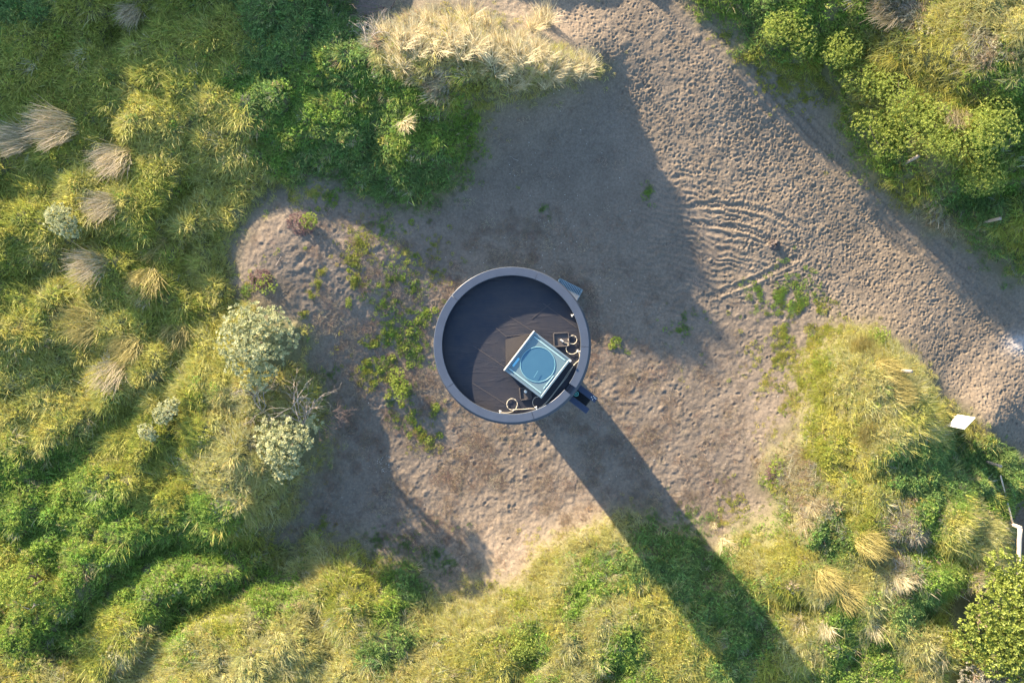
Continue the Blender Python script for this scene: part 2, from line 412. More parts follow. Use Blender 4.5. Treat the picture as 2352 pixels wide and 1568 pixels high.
# ============================================================ ground: one sheet from the clearing to the horizon
def ground_axis(lo, hi, st, far):
    core = np.arange(lo, hi + st / 2, st); out = []; s = st; x = hi
    while x < far: s *= 1.22; x += s; out.append(x)
    inn = []; s = st; x = lo
    while x > -far: s *= 1.22; x -= s; inn.append(x)
    return np.concatenate([inn[::-1], core, out])
gxs = ground_axis(-28.0, 28.0, .042, 900.0); gys = ground_axis(-19.0, 19.0, .042, 900.0)
GXm, GYm = np.meshgrid(gxs, gys)
_cx = np.clip(GXm, GX0 + .5, 45.5); _cy = np.clip(GYm, GY0 + .5, 37.5)
Gz = ground_z(_cx, _cy)
_far = np.clip((np.maximum(np.abs(GXm) - 42, np.abs(GYm) - 34)) / 60, 0, 1)
Gz = Gz * (1 - _far) + 1.0 * _far
sand_n = lookup(SAND_N, _cx, _cy); veg_g = lookup(VEG, _cx, _cy)
pu, pv = unP(GXm, GYm, Gz)
# --- what the sand has been through: prints, wheel tracks, ripples (all real relief)
PRINTS = np.array([(1215,-30),(1310,80),(1400,170),(1440,260),(1500,350),(1560,420),(1600,470),(1690,560),(1640,640),(1620,690),(1760,690),(1870,710),(1960,745),(2060,785),(2130,850),(2240,950),(2400,1090),
                   (2420,800),(2300,715),(2200,640),(2080,530),(1960,420),(1860,330),(1760,240),(1640,140),(1540,40),(1500,-30)], float)
def coarse_sd(poly, step=12):
    """signed distance of a survey outline evaluated on the ground sheet through a small table"""
    us = np.arange(-400, 2800, step, dtype=float); vs = np.arange(-400, 2000, step, dtype=float)
    T = poly_sd(*np.meshgrid(us, vs), poly)
    u = np.clip((pu + 400) / step, 0, len(us) - 1.01); v = np.clip((pv + 400) / step, 0, len(vs) - 1.01)
    iu = u.astype(int); iv = v.astype(int); fu = u - iu; fv = v - iv
    return ((T[iv, iu] * (1 - fu) + T[iv, iu + 1] * fu) * (1 - fv) + (T[iv + 1, iu] * (1 - fu) + T[iv + 1, iu + 1] * fu) * fv) * PX
trail = np.clip(coarse_sd(PRINTS) / .9 + .5 + (fbm(GXm, GYm, 1.5, 31, 2) - .5) * 1.2, 0, 1)
sandy = np.clip(sand_n / .5, 0, 1)
D = np.zeros_like(Gz)
rng = np.random.default_rng(3)
def stamp(x, y, a, b, ang, depth, rim):
    i0 = np.searchsorted(gxs, x - 2.1 * a); i1 = np.searchsorted(gxs, x + 2.1 * a)
    j0 = np.searchsorted(gys, y - 2.1 * a); j1 = np.searchsorted(gys, y + 2.1 * a)
    X = GXm[j0:j1, i0:i1] - x; Y = GYm[j0:j1, i0:i1] - y
    u = (X * math.cos(ang) + Y * math.sin(ang)) / a; v = (-X * math.sin(ang) + Y * math.cos(ang)) / b
    q = np.sqrt(u * u + v * v)
    D[j0:j1, i0:i1] += -depth * np.clip(1.25 - q ** 2.2, 0, 1) + rim * np.exp(-((q - 1.28) / .3) ** 2)
_ti = None
def trail_at(x, y):
    i = min(np.searchsorted(gxs, x), len(gxs) - 1); j = min(np.searchsorted(gys, y), len(gys) - 1)
    return trail[j, i] * sandy[j, i], sandy[j, i]
nst = 0
for k in range(42000):
    x = rng.uniform(-1, 27.5); y = rng.uniform(-9, 18.5)
    t_, s_ = trail_at(x, y)
    if rng.random() < t_ * (.15 + 1.3 * fbm(np.array([(x * .68 - y * .73) / 5.0]), np.array([(x * .73 + y * .68)]), 1.2, 33, 2)[0]):
        sz = .042 + .05 * rng.random() ** 2
        stamp(x, y, sz * rng.uniform(1, 1.35), sz, rng.normal(-.75, .6), rng.uniform(.008, .030), rng.uniform(.003, .010)); nst += 1
for k in range(900):                       # looser walking over the clearing
    x = rng.uniform(-10, 14); y = rng.uniform(-12, 9)
    t_, s_ = trail_at(x, y)
    if s_ > .9 and t_ < .3 and fbm(np.array([x]), np.array([y]), 3.0, 77, 2)[0] > .52:
        sz = rng.uniform(.06, .10)
        stamp(x, y, sz * 1.4, sz, rng.uniform(0, 3.14), rng.uniform(.010, .030), rng.uniform(.006, .016))
# wheel tracks along and across the trail
TRACKS = [[(1225,-20),(1330,75),(1420,165),(1500,240),(1640,380)], [(1480,-20),(1620,120),(1790,285),(1960,460),(2100,590),(2250,740),(2380,850)],
          [(1530,-20),(1660,90),(1830,250),(1990,410),(2130,540),(2290,680),(2400,760)], [(1640,200),(1800,380),(1940,540),(2080,690),(2260,880),(2390,1000)],
          [(1560,470),(1660,462),(1760,480),(1840,520),(1850,560)], [(1560,505),(1700,520),(1800,560),(1830,610)], [(1600,690),(1700,662),(1800,620),(1860,560)],
          [(1700,150),(1850,290),(1990,420),(2150,580),(2300,700)]]
def on_z(px, py):
    x, y, z = on_ground(px, py); return x, y
for q, tr in enumerate(TRACKS):
    P2 = np.array([on_z(*p) for p in tr]); seg = np.linalg.norm(np.diff(P2, axis=0), axis=1); cum = np.concatenate([[0], np.cumsum(seg)])
    ss = np.arange(0, cum[-1], .5); xs = np.interp(ss, cum, P2[:, 0]); ys = np.interp(ss, cum, P2[:, 1])
    xs = np.convolve(np.pad(xs, 4, 'edge'), np.ones(9) / 9, 'valid'); ys = np.convolve(np.pad(ys, 4, 'edge'), np.ones(9) / 9, 'valid')
    ys += np.sin(ss * .7 + q) * .08
    for k in range(len(ss) - 1):
        ax, ay, bx, by = xs[k], ys[k], xs[k + 1], ys[k + 1]
        i0 = np.searchsorted(gxs, min(ax, bx) - .5); i1 = np.searchsorted(gxs, max(ax, bx) + .5)
        j0 = np.searchsorted(gys, min(ay, by) - .5); j1 = np.searchsorted(gys, max(ay, by) + .5)
        X = GXm[j0:j1, i0:i1] - ax; Y = GYm[j0:j1, i0:i1] - ay; l = math.hypot(bx - ax, by - ay) + 1e-9
        tx, ty = (bx - ax) / l, (by - ay) / l; u = X * tx + Y * ty; v = -X * ty + Y * tx
        on = (u >= 0) & (u < l); w = np.exp(-(np.abs(v) / .14) ** 4) * on
        tread = .011 * np.sign(np.sin(6.28 * (u + ss[k] + np.abs(v) * .9) / .17)) * (np.abs(v) < .13)
        sub = D[j0:j1, i0:i1]
        D[j0:j1, i0:i1] = sub * (1 - .8 * w) + w * (-.03 + tread) + on * .022 * np.exp(-((np.abs(v) - .22) / .05) ** 2)
# wind and vehicle ripples between the tower and the trail
_rp = np.exp(-(((pu - 1610) / 170) ** 2 + ((pv - 530) / 150) ** 2)) * 1.1 + .5 * np.exp(-(((pu - 1470) / 170) ** 2 + ((pv - 620) / 150) ** 2))
_w1 = (fbm(GXm, GYm, 1.1, 51, 3) - .5) * 3.2
_ripple = np.sin((GYm * .92 + GXm * .30 + _w1 * .28) / .29 * 6.283) * .5 + .5
D += sandy * np.clip(_rp, 0, 1) * (_ripple ** 1.5 * .036) * (.4 + 1.2 * vnoise(GXm, GYm, .8, 52))
D += sandy * (fbm(GXm, GYm, .5, 61, 4) - .5) * (.028 + .03 * trail) + sandy * trail * (fbm(GXm, GYm, .17, 67, 2) - .5) * .03 + sandy * (1 - trail) * (fbm(GXm, GYm, .20, 71, 2) - .5) * .05
_clod = np.clip(fbm(GXm, GYm, .3, 81, 2) - .52, 0, 1) * np.clip((fbm(GXm, GYm, 2.5, 85, 2) - .38) * 4, 0, 1)
D += sandy * (1 - trail) * _clod * .11
_core = (np.abs(GXm) < 28) & (np.abs(GYm) < 19)
Gz = Gz + D * _core
# --- what the ground is made of (colour of the material itself)
def mixc(a, b, t): return a + (b - a) * t[..., None]
alb = np.empty(Gz.shape + (3,)); alb[:] = (.210, .176, .142)
alb = mixc(alb, np.array((.226, .188, .146)), np.clip(trail * .9, 0, 1))                      # dry sand of the trail
_br = np.clip((fbm(GXm, GYm, 1.6, 91, 3) - .40) * 4, 0, 1) * (1 - trail)
alb = mixc(alb, np.array((.20, .165, .130)), _br * np.clip((pv - 520) / 260, 0, 1) * .28)        # dead plant litter
_pale = np.exp(-(((pu - 1200) / 170) ** 2 + ((pv - 1270) / 75) ** 2)) + np.exp(-(((pu - 1230) / 130) ** 2 + ((pv - 40) / 60) ** 2)) + np.exp(-(((pu - 1340) / 90) ** 2 + ((pv - 1200) / 45) ** 2))
alb = mixc(alb, np.array((.36, .29, .215)), np.clip(_pale, 0, 1) * .8)                          # pale wind-blown sand
_wht = np.exp(-(((pu - 2345) / 40) ** 2 + ((pv - 790) / 22) ** 2)); alb = mixc(alb, np.array((.45, .43, .42)), np.clip(_wht * 1.2, 0, 1) * .8)
alb = mixc(alb, np.array((.13, .135, .06)), np.clip(veg_g * (1 - .75 * lookup(RIDGE, _cx, _cy)), 0, 1) ** .8 * .9)                  # humus and litter under the plants
alb *= (.82 + .28 * fbm(GXm, GYm, .9, 95, 3))[..., None]
nx, ny = len(gxs), len(gys)
_i = np.arange(ny - 1)[:, None] * nx + np.arange(nx - 1)[None]
_F = np.stack([_i, _i + 1, _i + nx + 1, _i + nx], -1).reshape(-1, 4)
me = np_mesh('ground', np.stack([GXm, GYm, Gz], -1).reshape(-1, 3), [_F], None, True)
_a = me.attributes.new('albedo', 'FLOAT_COLOR', 'POINT')
_a.data.foreach_set('color', np.concatenate([alb.reshape(-1, 3), np.ones((nx * ny, 1))], 1).astype(np.float32).ravel())
m, nt, b = new_mat('sand'); L = nt.links.new
at = N(nt, 'ShaderNodeAttribute', attribute_name='albedo'); tc = N(nt, 'ShaderNodeTexCoord')
n1 = N(nt, 'ShaderNodeTexNoise'); n1.inputs['Scale'].default_value = 9; n1.inputs['Detail'].default_value = 8; n1.inputs['Roughness'].default_value = .8
L(tc.outputs['Object'], n1.inputs['Vector'])
mr = N(nt, 'ShaderNodeMapRange'); mr.inputs['From Min'].default_value = .3; mr.inputs['From Max'].default_value = .7; mr.inputs['To Min'].default_value = .60; mr.inputs['To Max'].default_value = 1.40
L(n1.outputs['Fac'], mr.inputs['Value'])
vm = N(nt, 'ShaderNodeVectorMath', operation='SCALE'); L(at.outputs['Color'], vm.inputs[0]); L(mr.outputs['Result'], vm.inputs['Scale'])
L(vm.outputs['Vector'], b.inputs['Base Color']); b.inputs['Roughness'].default_value = .95; b.inputs['Specular IOR Level'].default_value = .15
n2 = N(nt, 'ShaderNodeTexNoise'); n2.inputs['Scale'].default_value = 11; n2.inputs['Detail'].default_value = 7; n2.inputs['Roughness'].default_value = .65
L(tc.outputs['Object'], n2.inputs['Vector'])
bp = N(nt, 'ShaderNodeBump'); bp.inputs['Strength'].default_value = .55; bp.inputs['Distance'].default_value = .05
L(n2.outputs['Fac'], bp.inputs['Height']); L(bp.outputs['Normal'], b.inputs['Normal'])
me.materials.append(m)
ground = bpy.data.objects.new('ground', me); COL.objects.link(ground); tag(ground, kind='structure')
del D, alb, _F, _i, _rp, _w1, _ripple, _clod

def seat(px, py, h=0.0):
    """ground point under something whose middle, h above the ground, is seen at the survey position"""
    z = h
    for _ in range(14):
        x, y = P(px, py, z); z = .5 * z + .5 * (float(ground_z(x, y)) + h)
    x, y = P(px, py, z)
    return float(x), float(y), float(ground_z(x, y))
def S(px, py, z):
    """fine survey (photo grid) at a known height"""
    k = .02 * (H_CAM - z) / H_CAM
    return (px - 1280) * k, -(py - 853.5) * k

# ============================================================ the lighthouse
ZR = 20.5; ZF = 20.27                       # coping top, roof
M_shaft = solid('painted_steel', (.09, .105, .14), .45, .2, mottle=.08, scale=2)
M_coping = solid('coping_sheet', (.080, .104, .150), .40, .2, mottle=.16, scale=5)
M_coll = solid('dark_steel', (.05, .06, .085), .5, .2)
M_inner = solid('lining', (.05, .052, .06), .7, mottle=.2)
M_alu = solid('aluminium', (.55, .56, .58), .35, .7, mottle=.05)
M_white = solid('white_plastic', (.78, .76, .70), .5, mottle=.05)
M_navy = solid('navy_paint', (.035, .05, .095), .5, .1, mottle=.15, scale=4)
M_black = solid('black_paint', (.012, .014, .02), .5)
M_teal = solid('lens_green', (.12, .42, .36), .2, mottle=.1)
M_rope = solid('rope', (.56, .52, .43), .8, mottle=.1)
m, nt, b = new_mat('roof_membrane'); L = nt.links.new; M_roof = m
tc = N(nt, 'ShaderNodeTexCoord'); no = N(nt, 'ShaderNodeTexNoise'); no.inputs['Scale'].default_value = 2.2; no.inputs['Detail'].default_value = 8; no.inputs['Roughness'].default_value = .65
L(tc.outputs['Object'], no.inputs['Vector'])
cr = N(nt, 'ShaderNodeValToRGB'); cr.color_ramp.elements[0].position = .3; cr.color_ramp.elements[0].color = (.022, .029, .046, 1); cr.color_ramp.elements[1].position = .75; cr.color_ramp.elements[1].color = (.056, .052, .056, 1)
L(no.outputs['Fac'], cr.inputs[0]); L(cr.outputs[0], b.inputs['Base Color']); b.inputs['Roughness'].default_value = .42; b.inputs['Specular IOR Level'].default_value = .38
mp = N(nt, 'ShaderNodeMapping'); mp.inputs['Rotation'].default_value = (0, 0, -.9); mp.inputs['Scale'].default_value = (1.2, 7, 1); L(tc.outputs['Object'], mp.inputs[0])
wr = N(nt, 'ShaderNodeTexNoise'); wr.inputs['Scale'].default_value = 1.6; wr.inputs['Detail'].default_value = 4; wr.inputs['Distortion'].default_value = .8; L(mp.outputs[0], wr.inputs['Vector'])
w2 = N(nt, 'ShaderNodeMapRange'); w2.inputs['From Min'].default_value = .48; w2.inputs['From Max'].default_value = .72; L(wr.outputs['Fac'], w2.inputs['Value'])
bp = N(nt, 'ShaderNodeBump'); bp.inputs['Strength'].default_value = .18; bp.inputs['Distance'].default_value = .03; L(w2.outputs[0], bp.inputs['Height']); L(bp.outputs['Normal'], b.inputs['Normal'])
def gloss_blue(name, col, col2, rough):
    m, nt, b = new_mat(name); L = nt.links.new
    tc = N(nt, 'ShaderNodeTexCoord'); no = N(nt, 'ShaderNodeTexNoise'); no.inputs['Scale'].default_value = 5; no.inputs['Detail'].default_value = 7
    L(tc.outputs['Object'], no.inputs['Vector']); mx = N(nt, 'ShaderNodeMix', data_type='RGBA'); L(no.outputs['Fac'], mx.inputs['Factor'])
    mx.inputs['A'].default_value = (*col, 1); mx.inputs['B'].default_value = (*col2, 1); L(mx.outputs['Result'], b.inputs['Base Color'])
    b.inputs['Roughness'].default_value = rough; b.inputs['Coat Weight'].default_value = .6; b.inputs['Coat Roughness'].default_value = .05
    return m
M_pane = gloss_blue('tinted_glazing', (.13, .205, .235), (.165, .245, .275), .3)
M_disc = gloss_blue('domed_glazing', (.048, .135, .22), (.06, .16, .245), .12)
M_line = solid('edge_highlight', (.55, .80, .80), .4, mottle=.04)  # bright edge highlights of the hatch glazing, put into a pale colour

tw = thing('lighthouse', (-.012, -.066, 0), 'tall round dark steel lighthouse tower with ring parapet, seen from straight above', 'lighthouse')
T0 = np.array([-.012, -.066])
def TL(c1x, c1y, z):
    """close-up grid (3.563 per photo unit, from 1060,640) -> tower's own axes"""
    x, y = S(1060 + c1x / 3.563, 640 + c1y / 3.563, z)
    return x - T0[0], y - T0[1]
RO, RI = 1.548, 1.387
mb = MB().lathe([(1.54, -.5), (1.54, 20.30), (1.42, 20.30), (1.42, -.5)], n=128)
for z in np.arange(2.4, 20, 2.4): mb.lathe([(1.541, z - .04), (1.556, z - .03), (1.556, z + .03), (1.541, z + .04)], n=128)
mb.build('shaft', M_shaft, tw, True)
mb = MB().box((1.285, .772, 1.25), (.12, .95, 2.1), math.radians(31), bev=.02); door = mb.build('door', M_navy, tw)
MB().box((1.16, 1.07, 1.2), (.05, .04, .2), math.radians(31), bev=.01).build('handle', M_alu, door)
MB().lathe([(1.42, 20.285), (1.592, 20.285), (1.592, 20.345), (1.42, 20.345)], (.016, -.020, 0), n=160).build('collar', M_coll, tw, True)
# roof with lapped seams
mb = MB().disc((0, 0, ZF), 1.40, 96)
def strip(a, b_, w=.022, z=ZF + .004):
    a = np.array(TL(*a, ZF)); b2 = np.array(TL(*b_, ZF)); c = (a + b2) / 2; l = np.linalg.norm(b2 - a)
    return mb.box((c[0], c[1], z), (l, w, .006), math.atan2(b2[1] - a[1], b2[0] - a[0]))
roof = mb.build('roof', M_roof, tw)
mb = MB()
for a, b_ in (((755, 535), (965, 668)), ((440, 800), (720, 988)), ((640, 640), (735, 720)), ((1060, 420), (1360, 640)), ((430, 1130), (760, 1340)), ((960, 560), (1130, 420)), ((735, 715), (960, 690))):
    strip(a, b_, .012)
M_seam = solid('seam', (.085, .078, .08), .7)
mb.build('seam', M_seam, roof)
M_patch = solid('patch', (.062, .056, .056), .8, mottle=.15)
pts = [TL(725, 742, ZF), TL(728, 985, ZF), TL(760, 1010, ZF), TL(1000, 690, ZF), TL(965, 684, ZF)]
V = [(x, y, ZF + h) for h in (.003, .013) for x, y in pts]
MB().add(V, [np.array([[0, 4, 3, 2], [0, 1, 6, 5], [1, 2, 7, 6], [2, 3, 8, 7], [3, 4, 9, 8], [4, 0, 5, 9], [5, 6, 7, 8]]), np.array([[0, 2, 1], [5, 8, 9]])]).build('membrane_patch', M_patch, tw)
# parapet: lining and coping sheets with open joints
GA, GB = math.radians(-33.6), math.radians(-40.2)      # the gap for the light
MB().lathe([(RI + .012, ZF - .01), (RI + .05, ZF - .01), (RI + .05, ZR - .03), (RI + .012, ZR - .03)], (0, 0, 0), GA, GB + 2 * math.pi, 150).build('parapet', M_inner, tw)
joints = [-33.6, -1.5, 70.0, 140.5, 213.7, 286.9, 319.8]
for i in range(6):
    a0 = math.radians(joints[i] + (.16 if i else 0)); a1 = math.radians(joints[i + 1] - (.16 if i < 5 else 0))
    prof = [(RI, ZR - .035), (RI, ZR - .004), (RI + .004, ZR), (RO - .004, ZR + .006), (RO, ZR + .003), (RO + .008, ZR - .11), (RO - .002, ZR - .11), (RO - .01, ZR - .035)]
    MB().lathe(prof, (0, 0, 0), a0, a1, max(int((a1 - a0) * 26), 6)).build('coping', M_coping, tw)
# small cable clips on the lining
for c in ((1333, 523), (1384, 848), (1003, 1362), (676, 1397)):
    x, y = TL(*c, ZR - .05); a = math.atan2(y, x); r = math.hypot(x, y)
    cl = MB().box((x, y, ZR - .07), (.055, .022, .05), a, bev=.004).box((x * (1 - .04 / r), y * (1 - .04 / r), ZR - .055), (.022, .05, .03), a, bev=.004)
    cl.build('cable_clip', M_white, tw)
# light box in the gap
d = math.radians(-37.2); dx, dy = math.cos(d), math.sin(d); px_, py_ = -dy, dx
def lb(r, s, z): return (dx * r + px_ * s, dy * r + py_ * s, z)
mb = MB().box(lb(1.73, 0, 19.35), (.60, .40, .9), d, bev=.008)
hs = mb.build('light_box', M_black, tw)
MB().box(lb(1.745, .142, 19.78), (.66, .125, .75), d, bev=.008).box(lb(1.745, -.142, 19.78), (.66, .125, .75), d, bev=.008).build('side_panel', M_navy, hs)
MB().box(lb(1.44, 0, 20.13), (.22, .17, .12), d, bev=.006).build('threshold', M_coll, hs)
lx, ly, _ = lb(1.665, 0, 0)
lamp = MB().lathe([(.001, 19.8), (.062, 19.8), (.062, 20.10), (.045, 20.12), (.001, 20.12)], (lx, ly, 0), n=32).build('lamp', M_black, hs, True)
MB().lathe([(.038, 20.115), (.053, 20.115), (.053, 20.14), (.038, 20.14)], (lx, ly, 0), n=32).lathe([(.010, 20.122), (.021, 20.122), (.021, 20.145), (.010, 20.145)], (lx, ly, 0), n=24).build('lens', M_teal, hs)
# roof hatch
hd = math.radians(-37.4); hx, hy = .513 + .012, -.467 + .066; ZH = 20.54
def hl(u, v, z): return (hx + math.cos(hd) * u - math.sin(hd) * v, hy + math.sin(hd) * u + math.cos(hd) * v, z)
HU, HV = .463, .487
hatch = MB().box(hl(0, 0, (ZF + ZH) / 2 - .03), (2 * HU - .03, 2 * HV - .03, ZH - ZF - .06), hd, bev=.01).build('roof_hatch', M_inner, tw)
fr = MB()
for (u, v, a, l) in ((HU - .02, 0, 1, 2 * HV), (-HU + .02, 0, 1, 2 * HV), (0, HV - .02, 0, 2 * HU - .08), (0, -HV + .02, 0, 2 * HU - .08)):
    fr.box(hl(u, v, ZH - .02), (l if not a else .04, .04 if not a else l, .055), hd, bev=.006)
M_frame = solid('hatch_frame', (.22, .30, .35), .4, .4)
fr.build('frame', M_frame, hatch)
MB().box(hl(-HU - .006, 0, ZH - .01), (.022, 2 * HV + .02, .10), hd, bev=.003).build('upstand', M_white, hatch)
MB().box(hl(HU + .004, HV - .03, ZH), (.03, .045, .05), hd, bev=.004).build('stay', M_white, hatch)
MB().box(hl(0, 0, ZH - .018), (2 * HU - .09, 2 * HV - .09, .02), hd).build('pane', M_pane, hatch)
cx_, cy_ = TL(1013, 966, ZH)
th = np.linspace(0, math.pi / 2, 8)
prof = [(.0005, ZH - .012), (.336, ZH - .012), (.338, ZH - .009), (.336, ZH - .004), (.0005, ZH - .001)]
MB().lathe(prof, (cx_, cy_, 0), n=72).build('dome', M_disc, hatch)
M_ring = solid('dome_rim_metal', (.20, .42, .50), .4)
MB().lathe([(.340, ZH - .010), (.352, ZH - .010), (.352, ZH + .002), (.340, ZH + .002)], (cx_, cy_, 0), n=96).build('dome_rim', M_ring, hatch, True)
edge_hl = MB()  # raised pale strips painted as highlights along the pane edges
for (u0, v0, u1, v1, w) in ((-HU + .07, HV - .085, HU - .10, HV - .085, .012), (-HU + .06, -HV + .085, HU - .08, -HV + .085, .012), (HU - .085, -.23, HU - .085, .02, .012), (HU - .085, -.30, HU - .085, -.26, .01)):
    edge_hl.box(hl((u0 + u1) / 2, (v0 + v1) / 2, ZH - .004), (abs(u1 - u0) + w, abs(v1 - v0) + w, .010), hd)
edge_hl.build('highlight_strips', M_line, hatch)
M_stk = solid('sticker_paint', (.24, .60, .76), .4)
MB().box(hl(-HU + .085, -.22, ZH - .005), (.045, .20, .006), hd).build('sticker', M_stk, hatch)
MB().box(hl(0.08, -.17, ZH + .026), (.006, .0, .0) if False else (.006, .16, .004), hd + .1).build('wiper', M_ring, hatch)
# low kerbs next to the hatch
def kerb(c1, ang, sx, sy):
    x, y = TL(*c1, ZF + .05); k = MB()
    for (u, v, a, b_) in ((sx / 2, 0, .022, sy), (-sx / 2, 0, .022, sy), (0, sy / 2, sx - .022, .022), (0, -sy / 2, sx - .022, .022)):
        k.box((x + math.cos(ang) * u - math.sin(ang) * v, y + math.sin(ang) * u + math.cos(ang) * v, ZF + .02), (a, b_, .05), ang, bev=.004)
    k.box((x, y, ZF + .008), (sx - .024, sy - .024, .014), ang)
    o = k.build('vent_kerb', M_seam, tw); return o
kerb((1225, 745), math.radians(3), .30, .27); kerb((905, 1225), math.radians(-84), .24, .22)
x, y = TL(905, 1205, ZF + .1); MB().lathe([(.001, ZF + .10), (.03, ZF + .10), (.034, ZF + .13), (.02, ZF + .16), (.001, ZF + .165)], (x, y, 0), n=20).build('vent_cap', M_white, tw, True)
r_ = random.Random(5)
for k in range(7):
    q = lb(r_.uniform(1.95, 2.05), .142 + r_.uniform(-.045, .045), 20.158); s_ = r_.uniform(.006, .013)
    MB().lathe([(.0005, 0), (s_, 0), (s_ * .6, .003), (.0005, .004)], q, n=8).build('bird_dropping', M_white, hs)

# ropes lying on the roof
def spline(pts, n=12):
    p = np.array(pts, float); p = np.vstack([2 * p[0] - p[1], p, 2 * p[-1] - p[-2]]); out = []
    for i in range(1, len(p) - 2):
        for t in np.arange(n) / n:
            out.append(.5 * ((2 * p[i]) + (-p[i-1] + p[i+1]) * t + (2*p[i-1] - 5*p[i] + 4*p[i+1] - p[i+2]) * t * t + (-p[i-1] + 3*p[i] - 3*p[i+1] + p[i+2]) * t ** 3))
    out.append(p[-2]); return np.array(out)
def arc(cx, cy, rx, ry, a0, a1, n=14):
    return [(cx + rx * math.cos(math.radians(a)), cy + ry * math.sin(math.radians(a))) for a in np.linspace(a0, a1, n)]
def rope(c1, r, name, label):
    sp = spline(c1); zz = ZF + .016 + .012 * np.abs(np.sin(np.arange(len(sp)) * .13))
    pts = [(*[q + T0[i] for i, q in enumerate(TL(u, v, z))], z) for (u, v), z in zip(sp, zz)]
    pts = np.array(pts); o = thing(name, pts.mean(0), label, 'rope')
    MB().tube(pts - pts.mean(0), r, 6).build('strand', M_rope, o, True)
    return o
o = rope([(1222, 750), (1248, 768), (1275, 778)] + arc(1324, 746, 38, 38, 125, 470, 15) + arc(1318, 828, 52, 46, -100, -350, 12) + [(1376, 840), (1386, 890), (1378, 930), (1345, 960), (1290, 1030), (1240, 1105), (1160, 1215), (1095, 1295), (1050, 1338), (1012, 1358)],
     .008, 'rope', 'long cream rope with two coils beside the roof hatch, ending at the middle clip')
ex = np.array(o.location); x, y = S(1060 + 1224 / 3.563, 640 + 750 / 3.563, ZF + .03)
MB().tube([(x - ex[0] - .02, y - ex[1] + .012, ZF + .035 - ex[2]), (x - ex[0] + .035, y - ex[1] - .03, ZF + .03 - ex[2])], .02, 8).build('end_plug', M_white, o)
rope([(1340, 962), (1300, 1030), (1262, 1090), (1190, 1180), (1130, 1262), (1085, 1312), (1045, 1346), (1010, 1362)] + arc(1012, 1303, 44, 50, 100, 280, 10),
     .007, 'rope', 'short cream rope running to an open loop under the lower hatch corner')
rope([(1000, 1360), (950, 1358), (880, 1364), (820, 1366)] + arc(785, 1320, 47, 50, 80, 400, 16) + [(822, 1362), (800, 1372), (785, 1385), (740, 1396), (685, 1394)],
     .0075, 'rope', 'cream rope with one round coil near the lower left of the parapet')

# ============================================================ steps at the foot of the tower
M_galv = solid('galvanised_steel', (.22, .33, .40), .5, .2, mottle=.15)
M_gplate = solid('chequer_plate', (.22, .24, .26), .55, .4, mottle=.2, bump=.3, bscale=60)
A = np.array(S(1401, 696, .45)); B_ = np.array(S(1455.7, 723.5, .45)); mid = (A + B_) / 2; sa = math.atan2(*(B_ - A)[::-1]); sl = np.linalg.norm(B_ - A)
st = thing('steel_steps', (mid[0], mid[1], 0), 'galvanised grating steps half hidden under the ring on its upper right', 'steps', rz=sa)
mb = MB(); ns = 15
for k in range(ns): mb.box((-sl / 2 + sl * (k + .5) / ns, -.17, .43), (.040, .30, .035), 0)
mb.box((0, -.012, .43), (sl, .022, .05)).box((0, -.33, .43), (sl, .022, .05)); mb.build('grating', M_galv, st)
MB().box((0, -.70, .56), (sl, .68, .03), bev=.005).build('landing', M_gplate, st)
MB().box((0, -.17, .22), (sl, .34, .03), bev=.004).build('gap_shade_sheet', M_coll, st)  # dark sheet added under the slats so their gaps look shaded
for s_ in (-1, 1):
    MB().box((s_ * (sl / 2 + .02), -.53, .40), (.03, 1.02, .22), bev=.004).build('stringer', M_galv, st)
    for yy in (-.1, -.95): MB().box((s_ * (sl / 2 + .02), yy, .1), (.06, .06, .62), bev=.006).build('leg', M_galv, st)

